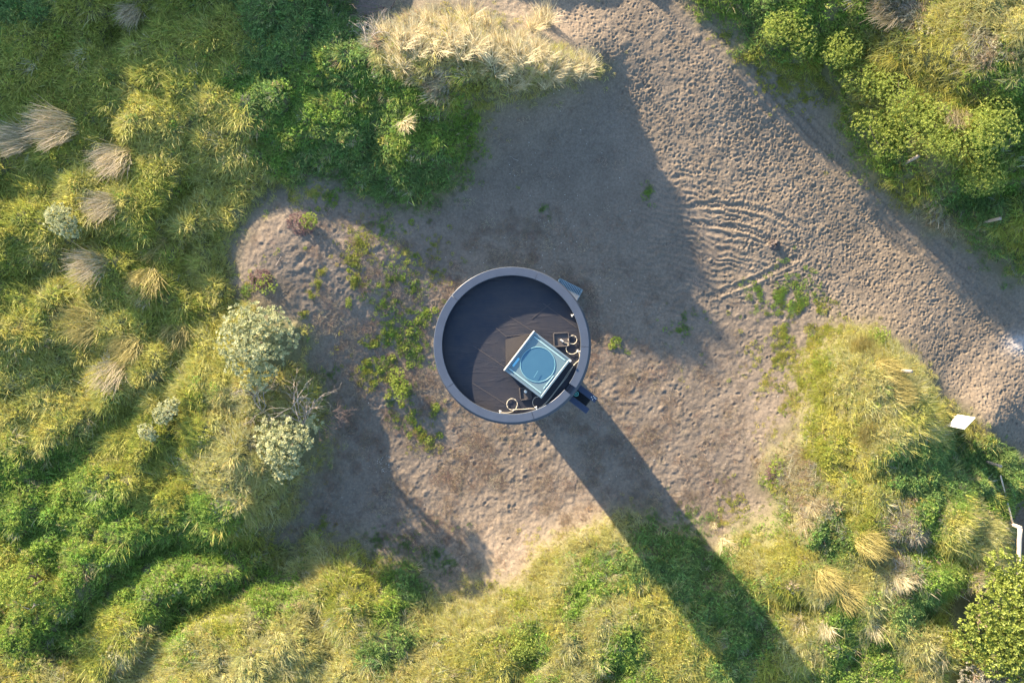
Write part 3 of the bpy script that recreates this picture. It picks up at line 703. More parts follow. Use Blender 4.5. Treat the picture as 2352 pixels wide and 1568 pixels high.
# ============================================================ plants
G_ = (.30, .45, .095); D_ = (.24, .37, .115); O_ = (.45, .49, .105); Y_ = (.70, .66, .16); S_C = (.76, .69, .23); T_ = (.62, .50, .33); W_ = (.34, .30, .245)
PAL = np.array([G_, D_, O_, Y_, S_C, T_]); GI, DI, OI, YI, SI, TI = range(6)
ZONES = """100,100 O;200,60 O;300,100 O;150,200 O;50,30 D;60,180 O;400,200 O;350,250 Y;450,300 Y;550,350 Y;480,380 Y;600,420 Y;400,450 O;330,420 O;600,60 D;520,120 O;700,200 G;620,250 D;800,150 D;860,280 D;820,240 G;600,150 D;560,200 G;660,320 G;700,100 D;950,300 G;1050,340 G;1060,220 O;1000,400 D;940,230 G;1000,190 T;
900,120 S;950,60 T;1000,110 S;1100,60 S;1200,120 S;1300,150 S;1340,170 S;1100,180 S;850,60 T;760,40 D;700,350 G;750,380 D;870,400 D;
200,480 Y;60,500 O;400,520 Y;500,500 Y;450,600 Y;300,580 O;150,600 Y;60,680 O;350,700 O;450,700 Y;250,800 Y;80,800 Y;350,850 Y;500,850 Y;450,950 O;200,950 Y;80,950 Y;560,960 S;300,1000 O;150,1050 G;60,1120 G;
300,1100 O;550,1100 S;600,1150 S;420,1080 O;250,1150 G;350,1250 G;100,1250 G;200,1300 G;500,1180 G;580,1250 O;30,1350 O;150,1400 G;60,1480 G;300,1350 G;450,1350 G;400,1420 G;550,1300 G;250,1480 O;330,1500 S;100,1560 S;30,1540 Y;
500,1500 S;600,1450 S;700,1300 S;750,1400 S;650,1350 G;800,1350 O;880,1380 G;900,1480 D;950,1330 D;700,1540 S;820,1540 S;950,1540 S;520,1440 O;
1050,1400 S;1120,1400 S;1150,1350 O;1250,1320 S;1320,1250 S;1390,1230 S;1330,1350 G;1400,1300 D;1200,1480 G;1260,1430 Y;1100,1520 Y;1300,1500 S;1400,1420 S;1480,1400 Y;1550,1470 Y;1440,1500 G;1600,1540 Y;1500,1250 D;1600,1300 D;1650,1400 D;1700,1500 D;
1980,780 S;2040,830 S;1920,830 S;1850,850 O;2050,900 S;2100,880 S;1950,950 Y;2050,950 S;2120,930 Y;1900,1000 O;2000,1050 Y;1850,1080 T;1950,1100 Y;2050,1150 Y;2120,1080 D;2200,1050 D;1880,1150 S;1850,1180 T;1800,1190 G;1950,1200 Y;
2000,1250 O;1900,1260 D;1760,1270 S;1820,1310 Y;1900,1350 S;1850,1400 O;2000,1330 S;2060,1330 T;1950,1430 G;1840,1440 S;1900,1450 S;2010,1450 S;2200,1220 Y;2100,1200 T;2150,1320 G;2100,1400 D;2200,1430 O;1800,1520 O;1750,1440 D;1940,1520 G;
2030,1530 G;2100,1530 S;2280,1250 S;2300,1100 D;2270,1350 T;2330,1180 G;2200,960 Y;2170,1180 G;
1650,30 G;1750,60 D;1850,80 G;1750,120 O;1820,180 O;1900,60 G;1950,110 G;2000,30 G;2050,10 T;1960,70 Y;2050,150 Y;2000,200 Y;2150,100 Y;2200,30 S;2300,60 S;2330,100 S;2250,130 T;2350,180 S;2130,180 Y;2180,220 Y;2060,200 O;2120,300 Y;2220,330 O;2160,350 Y;2270,250 O;2250,200 G;2100,250 G;2000,280 G;2200,250 O;2180,300 G;
2300,300 G;2330,220 G;2050,330 G;2150,380 G;2250,380 G;2100,430 O;2200,450 D;2300,460 D;2340,400 G;2160,530 T;2260,560 D;2330,520 O"""
_z = [t.strip().split() for t in ZONES.replace('\n', '').split(';') if t.strip()]
ZP = np.array([[float(v) for v in a.split(',')] for a, _ in _z]); ZT = np.array(['GDOYST'.index(t) for _, t in _z])
def plant_kinds(u, v, rng):
    """which of the six kinds of plant grows at survey positions"""
    u = u + (fbm(u, v, 120, 301, 3) - .5) * 130; v = v + (fbm(u, v, 120, 311, 3) - .5) * 130
    W = np.zeros((len(u), 6))
    for (a, b_), t in zip(ZP, ZT): W[:, t] += 1 / (((u - a) ** 2 + (v - b_) ** 2) / 900 + 1.0) ** 2.2
    W /= W.sum(1)[:, None]; W = W ** 1.6 + .012; W /= W.sum(1)[:, None]
    c = np.cumsum(W, 1); return (rng.random(len(u))[:, None] > c).sum(1).clip(0, 5)

# clump shapes shared by the ground cover
M_inst = leaf('ground_cover_leaf', None, None, .46, instanced=True)
protos = bpy.data.collections.new('clump_shapes')
prng = np.random.default_rng(21)
def proto(name, V, F, var):
    me = np_mesh(name, V, [F], var); me.materials.append(M_inst); o = bpy.data.objects.new(name, me); protos.objects.link(o)
def grass_clump(n, rad, L, w, lean, bend, spread):
    return combed(prng, n, rad, L, w, 0.0, spread, lean, bend, .35, 3)
for k in range(4): proto('a_clump_%d' % k, *grass_clump(22, .24, .34, .034, .8, .8, .8))
for k in range(3): proto('b_clump_%d' % k, *grass_clump(22, .24, .50, .029, .9, .75, .4))
def herb_clump(n, rad, h):
    r = rad * np.sqrt(prng.random(n)); a = prng.random(n) * 6.28
    c = np.stack([r * np.cos(a), r * np.sin(a), h * prng.random(n) * (1 - .6 * (r / rad) ** 2)], -1)
    nn = np.stack([np.cos(a) * r * 1.6, np.sin(a) * r * 1.6, .5 + 0 * r], -1) + prng.normal(size=(n, 3)) * .3
    return rosettes(prng, c, nn, 5, .08, .42, 1.0)
for k in range(4): proto('c_herb_%d' % k, *herb_clump(20, .26, .16))
def straw_clump(n): return combed(prng, n, .22, .44, .022, 0.0, .6, .5, 1.3, .3, 3)
for k in range(3): proto('d_straw_%d' % k, *straw_clump(34))
def litter(n):
    a = prng.random(n) * 6.28; r = .26 * np.sqrt(prng.random(n)); b_ = np.stack([r * np.cos(a), r * np.sin(a), .008 + .03 * prng.random(n)], -1)
    return blades(prng, b_, prng.random(n) * 6.28, prng.uniform(.06, .2, n), prng.uniform(.008, .016, n), prng.uniform(1.2, 1.6, n), prng.uniform(-.1, .4, n), 2)
for k in range(3): proto('e_litter_%d' % k, *litter(26))
def sprig(n):
    a = prng.random(n) * 6.28; r = .13 * np.sqrt(prng.random(n)); c = np.stack([r * np.cos(a), r * np.sin(a), .02 + .07 * prng.random(n)], -1)
    return rosettes(prng, c, np.stack([np.cos(a) * .5, np.sin(a) * .5, 1 + 0 * a], -1), 5, .06, .45, 1.0)
for k in range(2): proto('f_sprig_%d' % k, *sprig(12))
KIND0 = {'grass': (0, 4), 'long': (4, 3), 'herb': (7, 4), 'straw': (11, 3), 'litter': (14, 3), 'sprig': (17, 2)}

_gn = bpy.data.node_groups.new('scatter', 'GeometryNodeTree')
_gn.interface.new_socket('Geometry', in_out='INPUT', socket_type='NodeSocketGeometry'); _gn.interface.new_socket('Geometry', in_out='OUTPUT', socket_type='NodeSocketGeometry')
gi = _gn.nodes.new('NodeGroupInput'); go = _gn.nodes.new('NodeGroupOutput'); ip = _gn.nodes.new('GeometryNodeInstanceOnPoints'); ci = _gn.nodes.new('GeometryNodeCollectionInfo')
ci.inputs['Collection'].default_value = protos; ci.inputs['Separate Children'].default_value = True; ci.inputs['Reset Children'].default_value = True
ip.inputs['Pick Instance'].default_value = True
def _na(name, t): n = _gn.nodes.new('GeometryNodeInputNamedAttribute'); n.data_type = t; n.inputs['Name'].default_value = name; return n.outputs['Attribute']
gl = _gn.links.new; gl(gi.outputs[0], ip.inputs['Points']); gl(ci.outputs[0], ip.inputs['Instance']); gl(_na('shape', 'INT'), ip.inputs['Instance Index'])
gl(_na('turn', 'FLOAT_VECTOR'), ip.inputs['Rotation']); gl(_na('size', 'FLOAT_VECTOR'), ip.inputs['Scale']); gl(ip.outputs[0], go.inputs[0])

def scatter(name, label, cat, X, Y, Zz, shape, turn, size, tint, tint2):
    n = len(X); me = bpy.data.meshes.new(name); me.vertices.add(n)
    me.vertices.foreach_set('co', np.stack([X, Y, Zz], -1).astype(np.float32).ravel())
    a = me.attributes.new('shape', 'INT', 'POINT'); a.data.foreach_set('value', shape.astype(np.int32))
    a = me.attributes.new('turn', 'FLOAT_VECTOR', 'POINT'); a.data.foreach_set('vector', turn.astype(np.float32).ravel())
    a = me.attributes.new('size', 'FLOAT_VECTOR', 'POINT'); a.data.foreach_set('vector', size.astype(np.float32).ravel())
    for nm, c in (('tint', tint), ('tint2', tint2)):
        a = me.attributes.new(nm, 'FLOAT_COLOR', 'POINT'); a.data.foreach_set('color', np.concatenate([c, np.ones((n, 1))], 1).astype(np.float32).ravel())
    o = bpy.data.objects.new(name, me); COL.objects.link(o)
    md = o.modifiers.new('scatter', 'NODES'); md.node_group = _gn
    return tag(o, label, cat, None, 'stuff')
WIND = math.atan2(-.35, -.9)
def jitter_col(c, rng, s=.22):
    return np.clip(c * (1 + rng.normal(size=(len(c), 1)) * s) * (1 + rng.normal(size=(len(c), 3)) * .07), .012, .75)

rng = np.random.default_rng(99)
DENS = 46
n = int(64 * 44 * DENS)
X = rng.uniform(-32, 32, n); Y = rng.uniform(-22, 22, n); Zz = ground_z(X, Y); U, Vv = unP(X, Y, Zz)
keep = (U > -90) & (U < 2440) & (Vv > -90) & (Vv < 1660) & (rng.random(n) < lookup(VEG, X, Y) ** 1.3 * (1 - .82 * lookup(RIDGE, X, Y)))
for (u_, v_, h_, r_) in ((590, 785, 1.0, 1.5), (655, 1022, 1.0, 1.05), (2315, 1450, 1.5, 1.6), (2340, 1400, 1.5, 1.3)):
    ex_, ey_, _ = seat(u_, v_, h_); keep &= np.hypot(X - ex_, Y - ey_) > r_
X, Y, Zz, U, Vv = [q[keep] for q in (X, Y, Zz, U, Vv)]; n = len(X)
K = plant_kinds(U, Vv, rng)
q = rng.random(n)
fam = np.where(K <= DI, np.where(q < .66, 2, 0), np.where(K == OI, np.where(q < .30, 2, np.where(q < .75, 0, 1)), np.where(K == YI, np.where(q < .25, 2, np.where(q < .72, 0, 1)), np.where(q < .38, 3, np.where(q < .60, 0, np.where(q < .78, 1, 2))))))
f0 = np.array([0, 4, 7, 11])[fam]; fn = np.array([4, 3, 4, 3])[fam]
shape = f0 + (rng.random(n) * fn).astype(int)
gx_, gy_ = np.gradient(Z_TAB, GST)[1], np.gradient(Z_TAB, GST)[0]
sx, sy = lookup(gx_, X, Y), lookup(gy_, X, Y)
_wd = WIND + (fbm(X, Y, 3.0, 401, 2) - .5) * 4.0
lx_ = np.cos(_wd) * .55 - sx * 1.1 + rng.normal(size=n) * .35; ly_ = np.sin(_wd) * .55 - sy * 1.1 + rng.normal(size=n) * .35
turn = np.stack([np.clip(-(-sy) * .0, -1, 1), 0 * X, np.arctan2(ly_, lx_)], -1)
edge = np.clip(-lookup(SAND_N, X, Y) / .8, .0, 1)
sc = rng.uniform(.7, 1.25, n) * (.5 + .5 * edge) * np.where(fam == 2, 1.0, .95)
size = np.stack([sc, sc, sc * np.where(fam == 2, 1.0, rng.uniform(.75, 1.1, n))], -1)
alt = PAL[np.where(rng.random(n) < .75, K, plant_kinds(U, Vv, rng))]
tint = jitter_col(PAL[K] * .50, rng); tint2 = jitter_col(alt * 1.5, rng)
for nm, lb_, ks in (('leafy_ground_cover', 'low green leafy plants mounding over the dunes', (GI, DI)), ('olive_grass', 'olive and golden grass covering the dune hummocks', (OI, YI)), ('dry_grass', 'straw coloured dry grass spread through the dune vegetation', (SI, TI))):
    k = np.isin(K, ks)
    scatter(nm, lb_, 'ground cover' if ks[0] == GI else 'grass', X[k], Y[k], Zz[k] - .02, shape[k], turn[k], size[k], tint[k], tint2[k])

# thin growth and litter on the sand
PATCH = [(1790,680,70,'G',.7),(1840,700,70,'G',.5),(1870,715,45,'O',.6),(1750,660,50,'G',.45),(1900,760,70,'O',.6),(1800,770,80,'O',.35),(1870,820,60,'S',.6),(1830,930,50,'S',.6),(1780,1000,50,'S',.35),(1760,880,60,'Y',.25),(1740,1060,40,'T',.5),(1560,760,60,'G',.2),(1580,740,40,'D',.3),(1860,790,60,'Y',.5),(1790,820,70,'O',.45),(1840,880,70,'O',.6),(1880,850,50,'S',.7),(1800,930,45,'O',.3),(1690,1150,60,'O',.25),(1660,1200,40,'Y',.4),
 (1720,140,50,'O',.6),(1790,190,55,'O',.7),(1850,230,45,'O',.4),(1660,80,35,'O',.4),(830,560,50,'O',.75),(820,600,40,'O',.9),(815,650,25,'O',1.0),(820,690,20,'G',.9),(880,520,50,'G',.35),(930,580,60,'Y',.3),(900,640,60,'G',.35),(950,660,50,'G',.4),(1000,620,50,'O',.25),(880,700,50,'G',.4),(940,730,50,'G',.45),
 (900,770,40,'G',.9),(960,740,35,'G',.9),(980,720,25,'G',.9),(930,790,50,'G',.9),(860,800,45,'O',.8),(890,830,60,'G',.8),(950,820,40,'G',.8),(840,850,40,'O',.8),(870,880,45,'O',.8),(920,890,40,'G',1.0),(910,930,40,'D',.8),(940,960,35,'G',.7),(970,1000,35,'O',.9),(990,1020,25,'O',.8),(1000,940,22,'G',.8),
 (730,650,16,'O',1.0),(715,680,14,'O',1.0),(700,720,14,'O',1.0),(740,625,22,'O',.9),(720,440,40,'Y',.7),(680,460,35,'Y',.6),(760,450,40,'G',.6),(660,450,30,'O',.5),(590,640,40,'O',.5),(560,670,30,'G',.8),(1250,480,25,'D',.35),(1490,440,30,'G',.5),(1000,560,40,'O',.2),(620,600,30,'O',.15),
 (1220,1245,40,'S',.3),(1000,1270,60,'D',.3),(1030,1290,30,'D',.35),(930,1250,50,'D',.4),(870,1240,40,'D',.4),(690,1215,50,'T',.5),(740,1200,40,'O',.3),(1420,790,30,'G',.3),(2310,1160,40,'D',.6),(2300,1100,40,'G',.5),(740,920,40,'D',.6),(760,860,25,'D',.5),(1580,1180,50,'D',.3),(1560,870,25,'Y',.2),(1630,1190,30,'D',.4)]
xs, ys, ks = [], [], []
for (u, v, r, t, dn) in PATCH:
    k = int(dn * r * r * PX * PX * 3.14 * 52); a = rng.random(k) * 6.28; rr = r * np.abs(rng.normal(size=k)) * .62
    uu = u + rr * np.cos(a); vv = v + rr * np.sin(a)
    z = 0 * uu
    for _ in range(6):
        kk = PX * (H_CAM - z) / H_CAM; x = (uu - CX) * kk; y = -(vv - CY) * kk; z = ground_z(x, y)
    m_ = vnoise(x, y, .55, 431) > .38
    xs.append(x[m_]); ys.append(y[m_]); ks.append(np.full(m_.sum(), 'GDOYST'.index(t)))
X = np.concatenate(xs); Y = np.concatenate(ys); K = np.concatenate(ks); n = len(X)
fam = np.where(K <= OI, np.where(rng.random(n) < .72, 2, 0), 0)
shape = np.array([0, 4, 17, 11])[fam] + (rng.random(n) * np.array([4, 3, 2, 3])[fam]).astype(int)
sc = rng.uniform(.3, .7, n) * np.where(fam == 2, 1.3, .62)
scatter('sparse_growth', 'thin low green growth creeping over the bare sand', 'ground cover', X, Y, ground_z(X, Y), shape, np.stack([0 * X, 0 * X, rng.random(n) * 6.28], -1), np.stack([sc, sc, sc * .8], -1), jitter_col(PAL[K] * .55, rng), jitter_col(PAL[K] * 1.0, rng))
n = 36000
X = rng.uniform(-16, 16, n); Y = rng.uniform(-14, 12, n); U, Vv = unP(X, Y, ground_z(X, Y))
dens = np.clip((fbm(X, Y, 1.0, 441, 3) - .36) * 3, 0, 1) * np.clip(lookup(SAND_SD, X, Y) / .5, 0, 1)
zone = np.exp(-(((U - 1150) / 520) ** 4)) * np.clip((Vv - 440) / 180, .06, 1) * (1 - .9 * np.clip((U - 1350) / 150, 0, 1) * np.clip((880 - Vv) / 100, 0, 1))
k = (rng.random(n) < dens * zone * .6) & (np.hypot(X, Y) > 1.7); X, Y = X[k], Y[k]; n = len(X)
sc = rng.uniform(.6, 1.2, n); lt = np.array([(.26, .19, .14), (.38, .31, .22), (.20, .155, .125)])[rng.integers(0, 3, n)]
scatter('plant_litter', 'brown dead stalks and litter strewn over the sand', 'litter', X, Y, ground_z(X, Y) + .01, 14 + rng.integers(0, 3, n), np.stack([0 * X, 0 * X, rng.random(n) * 6.28], -1), np.stack([sc, sc, sc * 1.3], -1), jitter_col(lt, rng), jitter_col(lt * 1.35, rng))
# shell fragments
mb = MB(); 
SH = [(880, 1070, 22, 40)] + [(1270, 300, 70, 14), (1210, 420, 60, 14), (1230, 500, 60, 24), (1300, 560, 70, 22), (1400, 480, 60, 10), (760, 600, 60, 6), (900, 1150, 90, 18), (1440, 640, 60, 14), (1100, 560, 60, 10), (1620, 980, 90, 10), (1500, 1000, 120, 10), (850, 950, 60, 10)]
for (u, v, r, k) in SH:
    for _ in range(k):
        x, y = P(u + rng.normal() * r, v + rng.normal() * r * .7, .2); z = float(ground_z(x, y)) + .012
        if math.hypot(x, y) < 1.8: continue
        s = rng.uniform(.012, .03); a = rng.random() * 3
        mb.add(np.array([(s, 0, 0), (0, s * .7, 0), (-s, 0, 0), (0, -s * .7, 0), (0, 0, s * .5)]) @ np.array([[math.cos(a), math.sin(a), 0], [-math.sin(a), math.cos(a), 0], [0, 0, 1]]) + (x, y, z), np.array([(0, 1, 4), (1, 2, 4), (2, 3, 4), (3, 0, 4)]))
o = mb.build('shell_fragments', solid('shell', (.72, .70, .66), .5)); tag(o, 'white shell fragments scattered over the dark sand', 'shells', None, 'stuff')

# ------------------------------------------------------------ tussocks
def leafmesh(name, parts, mat):
    V = np.concatenate([p[0] for p in parts]); var = np.concatenate([p[2] for p in parts]); F = []; o = 0
    for p in parts: F.append(p[1] + o); o += len(p[0])
    me = np_mesh(name, V, F, var); me.materials.append(mat); return me
M_silver = leaf('silver_grass_leaf', (.24, .23, .075), (.68, .57, .43), .3)
M_tan = leaf('tan_grass_leaf', (.42, .34, .18), (.95, .87, .60), .35)
M_oliveg = leaf('olive_tussock_leaf', (.26, .23, .07), (.58, .50, .20), .36)
trng = np.random.default_rng(44)
def tussock_mesh(name, n, rad, L, w, spread, lean, bend, mat, tilt=.22):
    a = combed(trng, n, rad, L, w, 0.0, spread, lean, bend, tilt)
    rows = len(a[0]) // n; t = np.tile(np.repeat(np.linspace(0, 1, rows // 2), 2), n)
    return leafmesh(name, [(a[0], a[1], np.clip(a[2] * .8 + .7 * t - .3, 0, 1) if tilt < .2 else a[2])], mat)
sil = [tussock_mesh('blades', 460, .55, 1.05, .031, .36, .6, .9, M_silver, .15) for _ in range(3)]
olv = [tussock_mesh('blades', 460, .55, .9, .030, .5, .7, .8, M_oliveg, .2) for _ in range(2)]
tan = [tussock_mesh('blades', 170, .26, .75, .026, .8, .35, 1.0, M_tan, .3) for _ in range(4)]
def tussock(me, px, py, dir_, s, label, cat, group, name='grass_tussock', h=.45, sz=1.0):
    x, y, z = seat(px, py, h)
    o = bpy.data.objects.new(name, me); COL.objects.link(o); o.location = (x, y, z - .05); o.rotation_euler = (0, 0, dir_); o.scale = (s, s, s * sz)
    return tag(o, label, cat, group)
SIL = [(135,285,195,1.3,'large silver grey grass tussock swept left at the far left of the dune'),(265,355,226,1.1,'silver tan grass tussock swept downward beside the golden hummocks'),(240,465,208,.95,'buff grass tussock swept left just right of the small pale bush'),
       (40,315,188,1.0,'grey green grass tussock at the left picture edge'),(210,605,205,1.05,'pale tan grass tussock swept left among olive hummocks, mid left'),(255,850,235,1.0,'brown grey grass tussock hanging downward in the lower left dune'),
       (2060,15,200,1.0,'grey brown dry tussock at the top of the right dune'),(2215,255,250,.7,'thin dead brown tussock in the middle of the right green dune'),(300,15,240,.8,'grey grass tussock at the very top of the left dune')]
for i, (u, v, a, s, lb_) in enumerate(SIL): tussock(sil[i % 3], u, v, math.radians(a), s, lb_, 'grass', 'silver grass tussocks')
OLV = [(200,740,190,1.3,'broad yellow olive tussock mound swept left, left of the pale shrubs'),(330,640,250,1.1,'olive tussock arching downward above the yellow mound'),(290,790,225,1.0,'yellow tussock leaning down between two grassy mounds'),(400,760,250,1.0,'golden tussock with drooping blades near the left centre'),
       (350,560,215,1.0,'olive brown tussock swept left below the golden hummocks'),(2000,1250,330,.9,'straw tussock with blades fanned right on the right mound'),(1900,1330,315,.9,'yellow straw tussock leaning right at the foot of the right mound'),(2060,1290,200,.8,'dry tussock in the hollow right of the right mound'),(1950,1370,320,.9,'long bladed straw tussock below the right mound'),
       (2040,850,340,.9,'pale straw tussock on the upper tip of the right mound'),(2070,900,20,.9,'bright straw tussock beside the trail on the right mound'),(2010,1000,190,.8,'cream tussock in the middle of the right mound'),(1990,805,100,.8,'straw tussock at the head of the right mound beside the sand')]
for i, (u, v, a, s, lb_) in enumerate(OLV): tussock(olv[i % 2], u, v, math.radians(a), s, lb_, 'grass', 'olive and straw tussocks')
TAN = [(890,75),(905,115),(925,95),(930,140),(955,70),(985,45),(990,85),(1010,110),(1030,60),(1040,90),(1060,120),(1075,40),(1080,75),(1095,105),(1100,150),(1120,65),(1125,130),(1140,95),(1145,160),(1170,110),(1180,150),(1195,85),(1200,130),(1210,175),(1225,60),(1235,110),(1240,155),(1255,130),(1265,165),(1250,45),(1280,150),(1290,175),(1310,155),(1330,165),(1345,150),(1180,190),(1250,190),(910,150),(960,115),(870,60)]
for i, (u, v) in enumerate(TAN):
    nm_ = ('feathery cream grass tussock on the lit crest of the top ridge', 'pale straw tussock on the end of the top ridge beside the trail')[u > 1225]
    if i == 39: nm_ = 'wispy tan tussock apart on the left end of the top ridge'
    tussock(tan[i % 4], u, v, math.radians(trng.uniform(20, 110)), trng.uniform(.9, 1.35), nm_, 'grass', 'pale tussocks along the top ridge', h=.3)
TAN2 = [(1840,1430,'bright cream tussock, left of a pair in the lower right'),(1900,1440,'bright cream tussock, right of a pair in the lower right'),(2010,1440,'straw tussock standing alone right of the cream pair'),(1870,1160,'pinkish straw tussock on the left flank of the right mound'),(1850,1200,'dry pinkish tussock at the sandy foot of the right mound'),(2100,1240,'small pale tussock under the right mound'),(2070,1330,'pale tussock in the dip below the right mound'),(2160,1510,'dry tussock near the bottom right bushes'),(930,280,'tan seed heads standing in green cover below the top ridge'),(810,325,'small tan tussock alone on the green slope'),(1640,1205,'small orange tussock on shaded sand by the lower grass edge'),(1665,1250,'orange straw tussock at the grass edge left of the right mound')]
for i, (u, v, lb_) in enumerate(TAN2):
    tussock(tan[i % 4], u, v, math.radians(trng.uniform(150, 330)), (.45 if 'small' in lb_ else .95), lb_, 'grass', 'lone pale tussocks', h=.25)

# ------------------------------------------------------------ shrubs
M_bark = solid('bark', (.16, .125, .095), .9, mottle=.3, scale=8, bump=.4)
M_sage = leaf('sage_leaf', (.15, .20, .09), (.78, .78, .48), .3)
M_lime = leaf('lime_leaf', (.16, .25, .045), (.50, .58, .13), .38)
M_big = leaf('broad_leaf', (.08, .135, .022), (.46, .53, .13), .32, rough=.4)
M_grey = leaf('grey_leaf', (.20, .20, .15), (.46, .44, .36), .25)
M_bush = leaf('bush_leaf', (.18, .27, .055), (.52, .58, .15), .42)
M_purple = leaf('purple_leaf', (.20, .125, .12), (.42, .29, .27), .25)
def shrub(name, label, cat, px, py, h, lobes, n, per, ll, lw, mat, seed, group=None, stems=7, inner=.45, up=-.35):
    """lobes: (x, y, z, r) about the crown's middle, which stands h above the ground"""
    r = np.random.default_rng(seed); x, y, z = seat(px, py, h)
    o = thing(name, (x, y, z), label, cat, group)
    tr = MB()
    for i in range(stems):
        l = lobes[i % len(lobes)]; e = np.array([l[0] + r.normal() * .25 * l[3], l[1] + r.normal() * .25 * l[3], h + l[2] + r.normal() * .1])
        s0 = np.array([r.normal() * .10, r.normal() * .10, -.1]); mid = s0 + (e - s0) * .5 + np.array([r.normal() * .12, r.normal() * .12, .1])
        sp = spline([s0, mid, e], 5); tr.tube(sp, np.linspace(.05, .014, len(sp)), 6)
    tr.build('stem', M_bark, o, True)
    w = np.array([l[3] ** 2 for l in lobes]); w /= w.sum(); C, Nn, Vr = [], [], []
    for l, k in zip(lobes, (w * n).astype(int)):
        d = r.normal(size=(k * 2, 3)); d /= np.linalg.norm(d, axis=1)[:, None]; d = d[d[:, 2] > up][:k]
        q = np.where(r.random(len(d)) < inner, r.uniform(.45, .95, len(d)), r.uniform(.92, 1.06, len(d)))
        bump = 1 + .24 * np.sin(d[:, 0] * 9 + l[0] * 7) * np.sin(d[:, 1] * 8 + l[1] * 5) * np.cos(d[:, 2] * 7)
        c = np.array(l[:3]) + d * (l[3] * q * bump)[:, None] * np.array([1, 1, .75]); C.append(c); Nn.append(d + np.array([0, 0, .35])); Vr.append(np.clip(r.normal(.5, .26, len(d)), 0, 1))
    C = np.concatenate(C) + np.array([0, 0, h]); Nn = np.concatenate(Nn); Vr = np.concatenate(Vr)
    k = C[:, 2] > .05; V, F, var = rosettes(r, C[k], Nn[k], per, ll, lw, .95, Vr[k])
    me = leafmesh('foliage', [(V, F, var)], mat); f = bpy.data.objects.new('foliage', me); COL.objects.link(f); f.parent = o
    return o
shrub('pale_shrub', 'large rounded sage green shrub at the left edge of the clearing', 'shrub', 590, 785, 1.05,
      [(-.75,.85,.05,.75),(.1,.95,.25,.8),(.75,.75,.2,.75),(1.15,.2,.0,.7),(.2,.1,.55,.95),(-.9,0,.1,.85),(.5,-.6,.25,.8),(-.55,-.8,0,.75),(0,-1.45,-.25,.65),(-.35,-1.9,-.5,.45)], 950, 9, .135, .44, M_sage, 1, 'pale shrubs at the clearing edge')
shrub('pale_shrub', 'smaller yellowish sage shrub below the dead branches', 'shrub', 655, 1022, 1.1,
      [(-.7,.55,0,.6),(0,.6,.2,.65),(.55,.25,.15,.65),(.05,-.05,.4,.75),(-.65,-.15,0,.6),(.15,-.75,.0,.65),(.95,.75,-.2,.4),(1.2,1.0,-.35,.28),(-.2,-1.25,-.3,.45)], 540, 9, .14, .46, M_sage, 2, 'pale shrubs at the clearing edge')
shrub('pale_bush', 'small whitish green bush beside the buff tussock far left', 'shrub', 140, 505, 1.0, [(0,0,0,.6),(.3,-.4,-.1,.4),(-.3,.2,-.1,.4)], 380, 8, .095, .42, M_sage, 3, 'small pale bushes')
shrub('pale_bush', 'small pale green bush above its twin in the lower left grass', 'shrub', 378, 945, .8, [(.15,.1,0,.42),(-.15,-.2,-.05,.38),(.3,.35,-.15,.28)], 260, 8, .085, .44, M_sage, 4, 'small pale bushes')
shrub('pale_bush', 'tiny pale bush, lower of two in the lower left grass', 'shrub', 335, 990, .6, [(0,0,0,.32),(.2,-.2,-.05,.25)], 130, 8, .085, .44, M_sage, 5, 'small pale bushes')
shrub('yellow_bush', 'dark yellow green bush at the lower left picture edge', 'shrub', 50, 1350, 1.1, [(-.2,.3,0,.7),(.45,.1,.1,.7),(.1,-.5,0,.65),(.9,-.3,-.2,.5),(-.8,0,0,.6)], 950, 7, .08, .5, M_lime, 6)
shrub('broadleaf_shrub', 'large glossy yellow green broad leaved shrub at the lower right edge', 'shrub', 2308, 1445, 1.9,
      [(.2,2.6,-.3,.8),(.5,1.7,0,1.0),(-.2,1.0,.1,1.0),(.9,.8,.3,1.1),(-.9,.1,-.1,.9),(.3,-.1,.45,1.1),(1.3,-.4,.3,1.1),(-1.2,-.7,-.3,.75),(-.3,-1.0,.1,1.0),(.8,-1.3,.2,1.0),(1.6,1.6,.1,1.0),(1.7,-1.6,0,.9)], 3000, 7, .125, .6, M_big, 7, stems=12)
shrub('grey_bush', 'dull grey leaved bush in the bottom right corner', 'shrub', 2275, 1565, .9, [(-.6,.1,0,.7),(.3,.1,.1,.75),(1.1,-.1,0,.7),(-1.0,-.5,0,.6),(0,-.8,0,.7)], 900, 7, .10, .5, M_grey, 8)
BUSH = [(1935,112,1.1,'round dark green bush on the left flank of the right dune'),(1790,70,1.0,'deep green low bush at the top beside the trail'),(2090,255,1.2,'wide bright green mound of leaves in the middle of the right dune'),(2180,330,1.1,'green leafy mound above the first pale post'),(2000,185,.9,'small green mound below the round dark bush'),
        (2040,330,1.0,'green bush bulging over the right edge of the trail'),(2250,400,1.1,'dark green bush between the two pale posts'),(920,885,.5,'bright lime green cushion bush on the sand left of the tower'),(1205,1475,.8,'green bush in the straw grass at the bottom centre'),(2010,775,.55,'dark green leafy bush at the tip of the right mound beside the trail'),(2290,300,1.1,'leafy green mound at the right picture edge')]
for i, (u, v, r, lb_) in enumerate(BUSH):
    q = np.random.default_rng(200 + i); lo = [(q.normal() * r * .55, q.normal() * r * .45, q.normal() * .06, r * q.uniform(.5, .7)) for _ in range(5)] + [(0, 0, .1 * r, r * .75)]
    shrub('leafy_bush', lb_, 'bush', u, v, r * .35, lo, int(900 * r * r + 120), 6, .075, .46, M_bush if i != 7 else M_lime, 300 + i, 'green bushes', 4, .3, -.1)

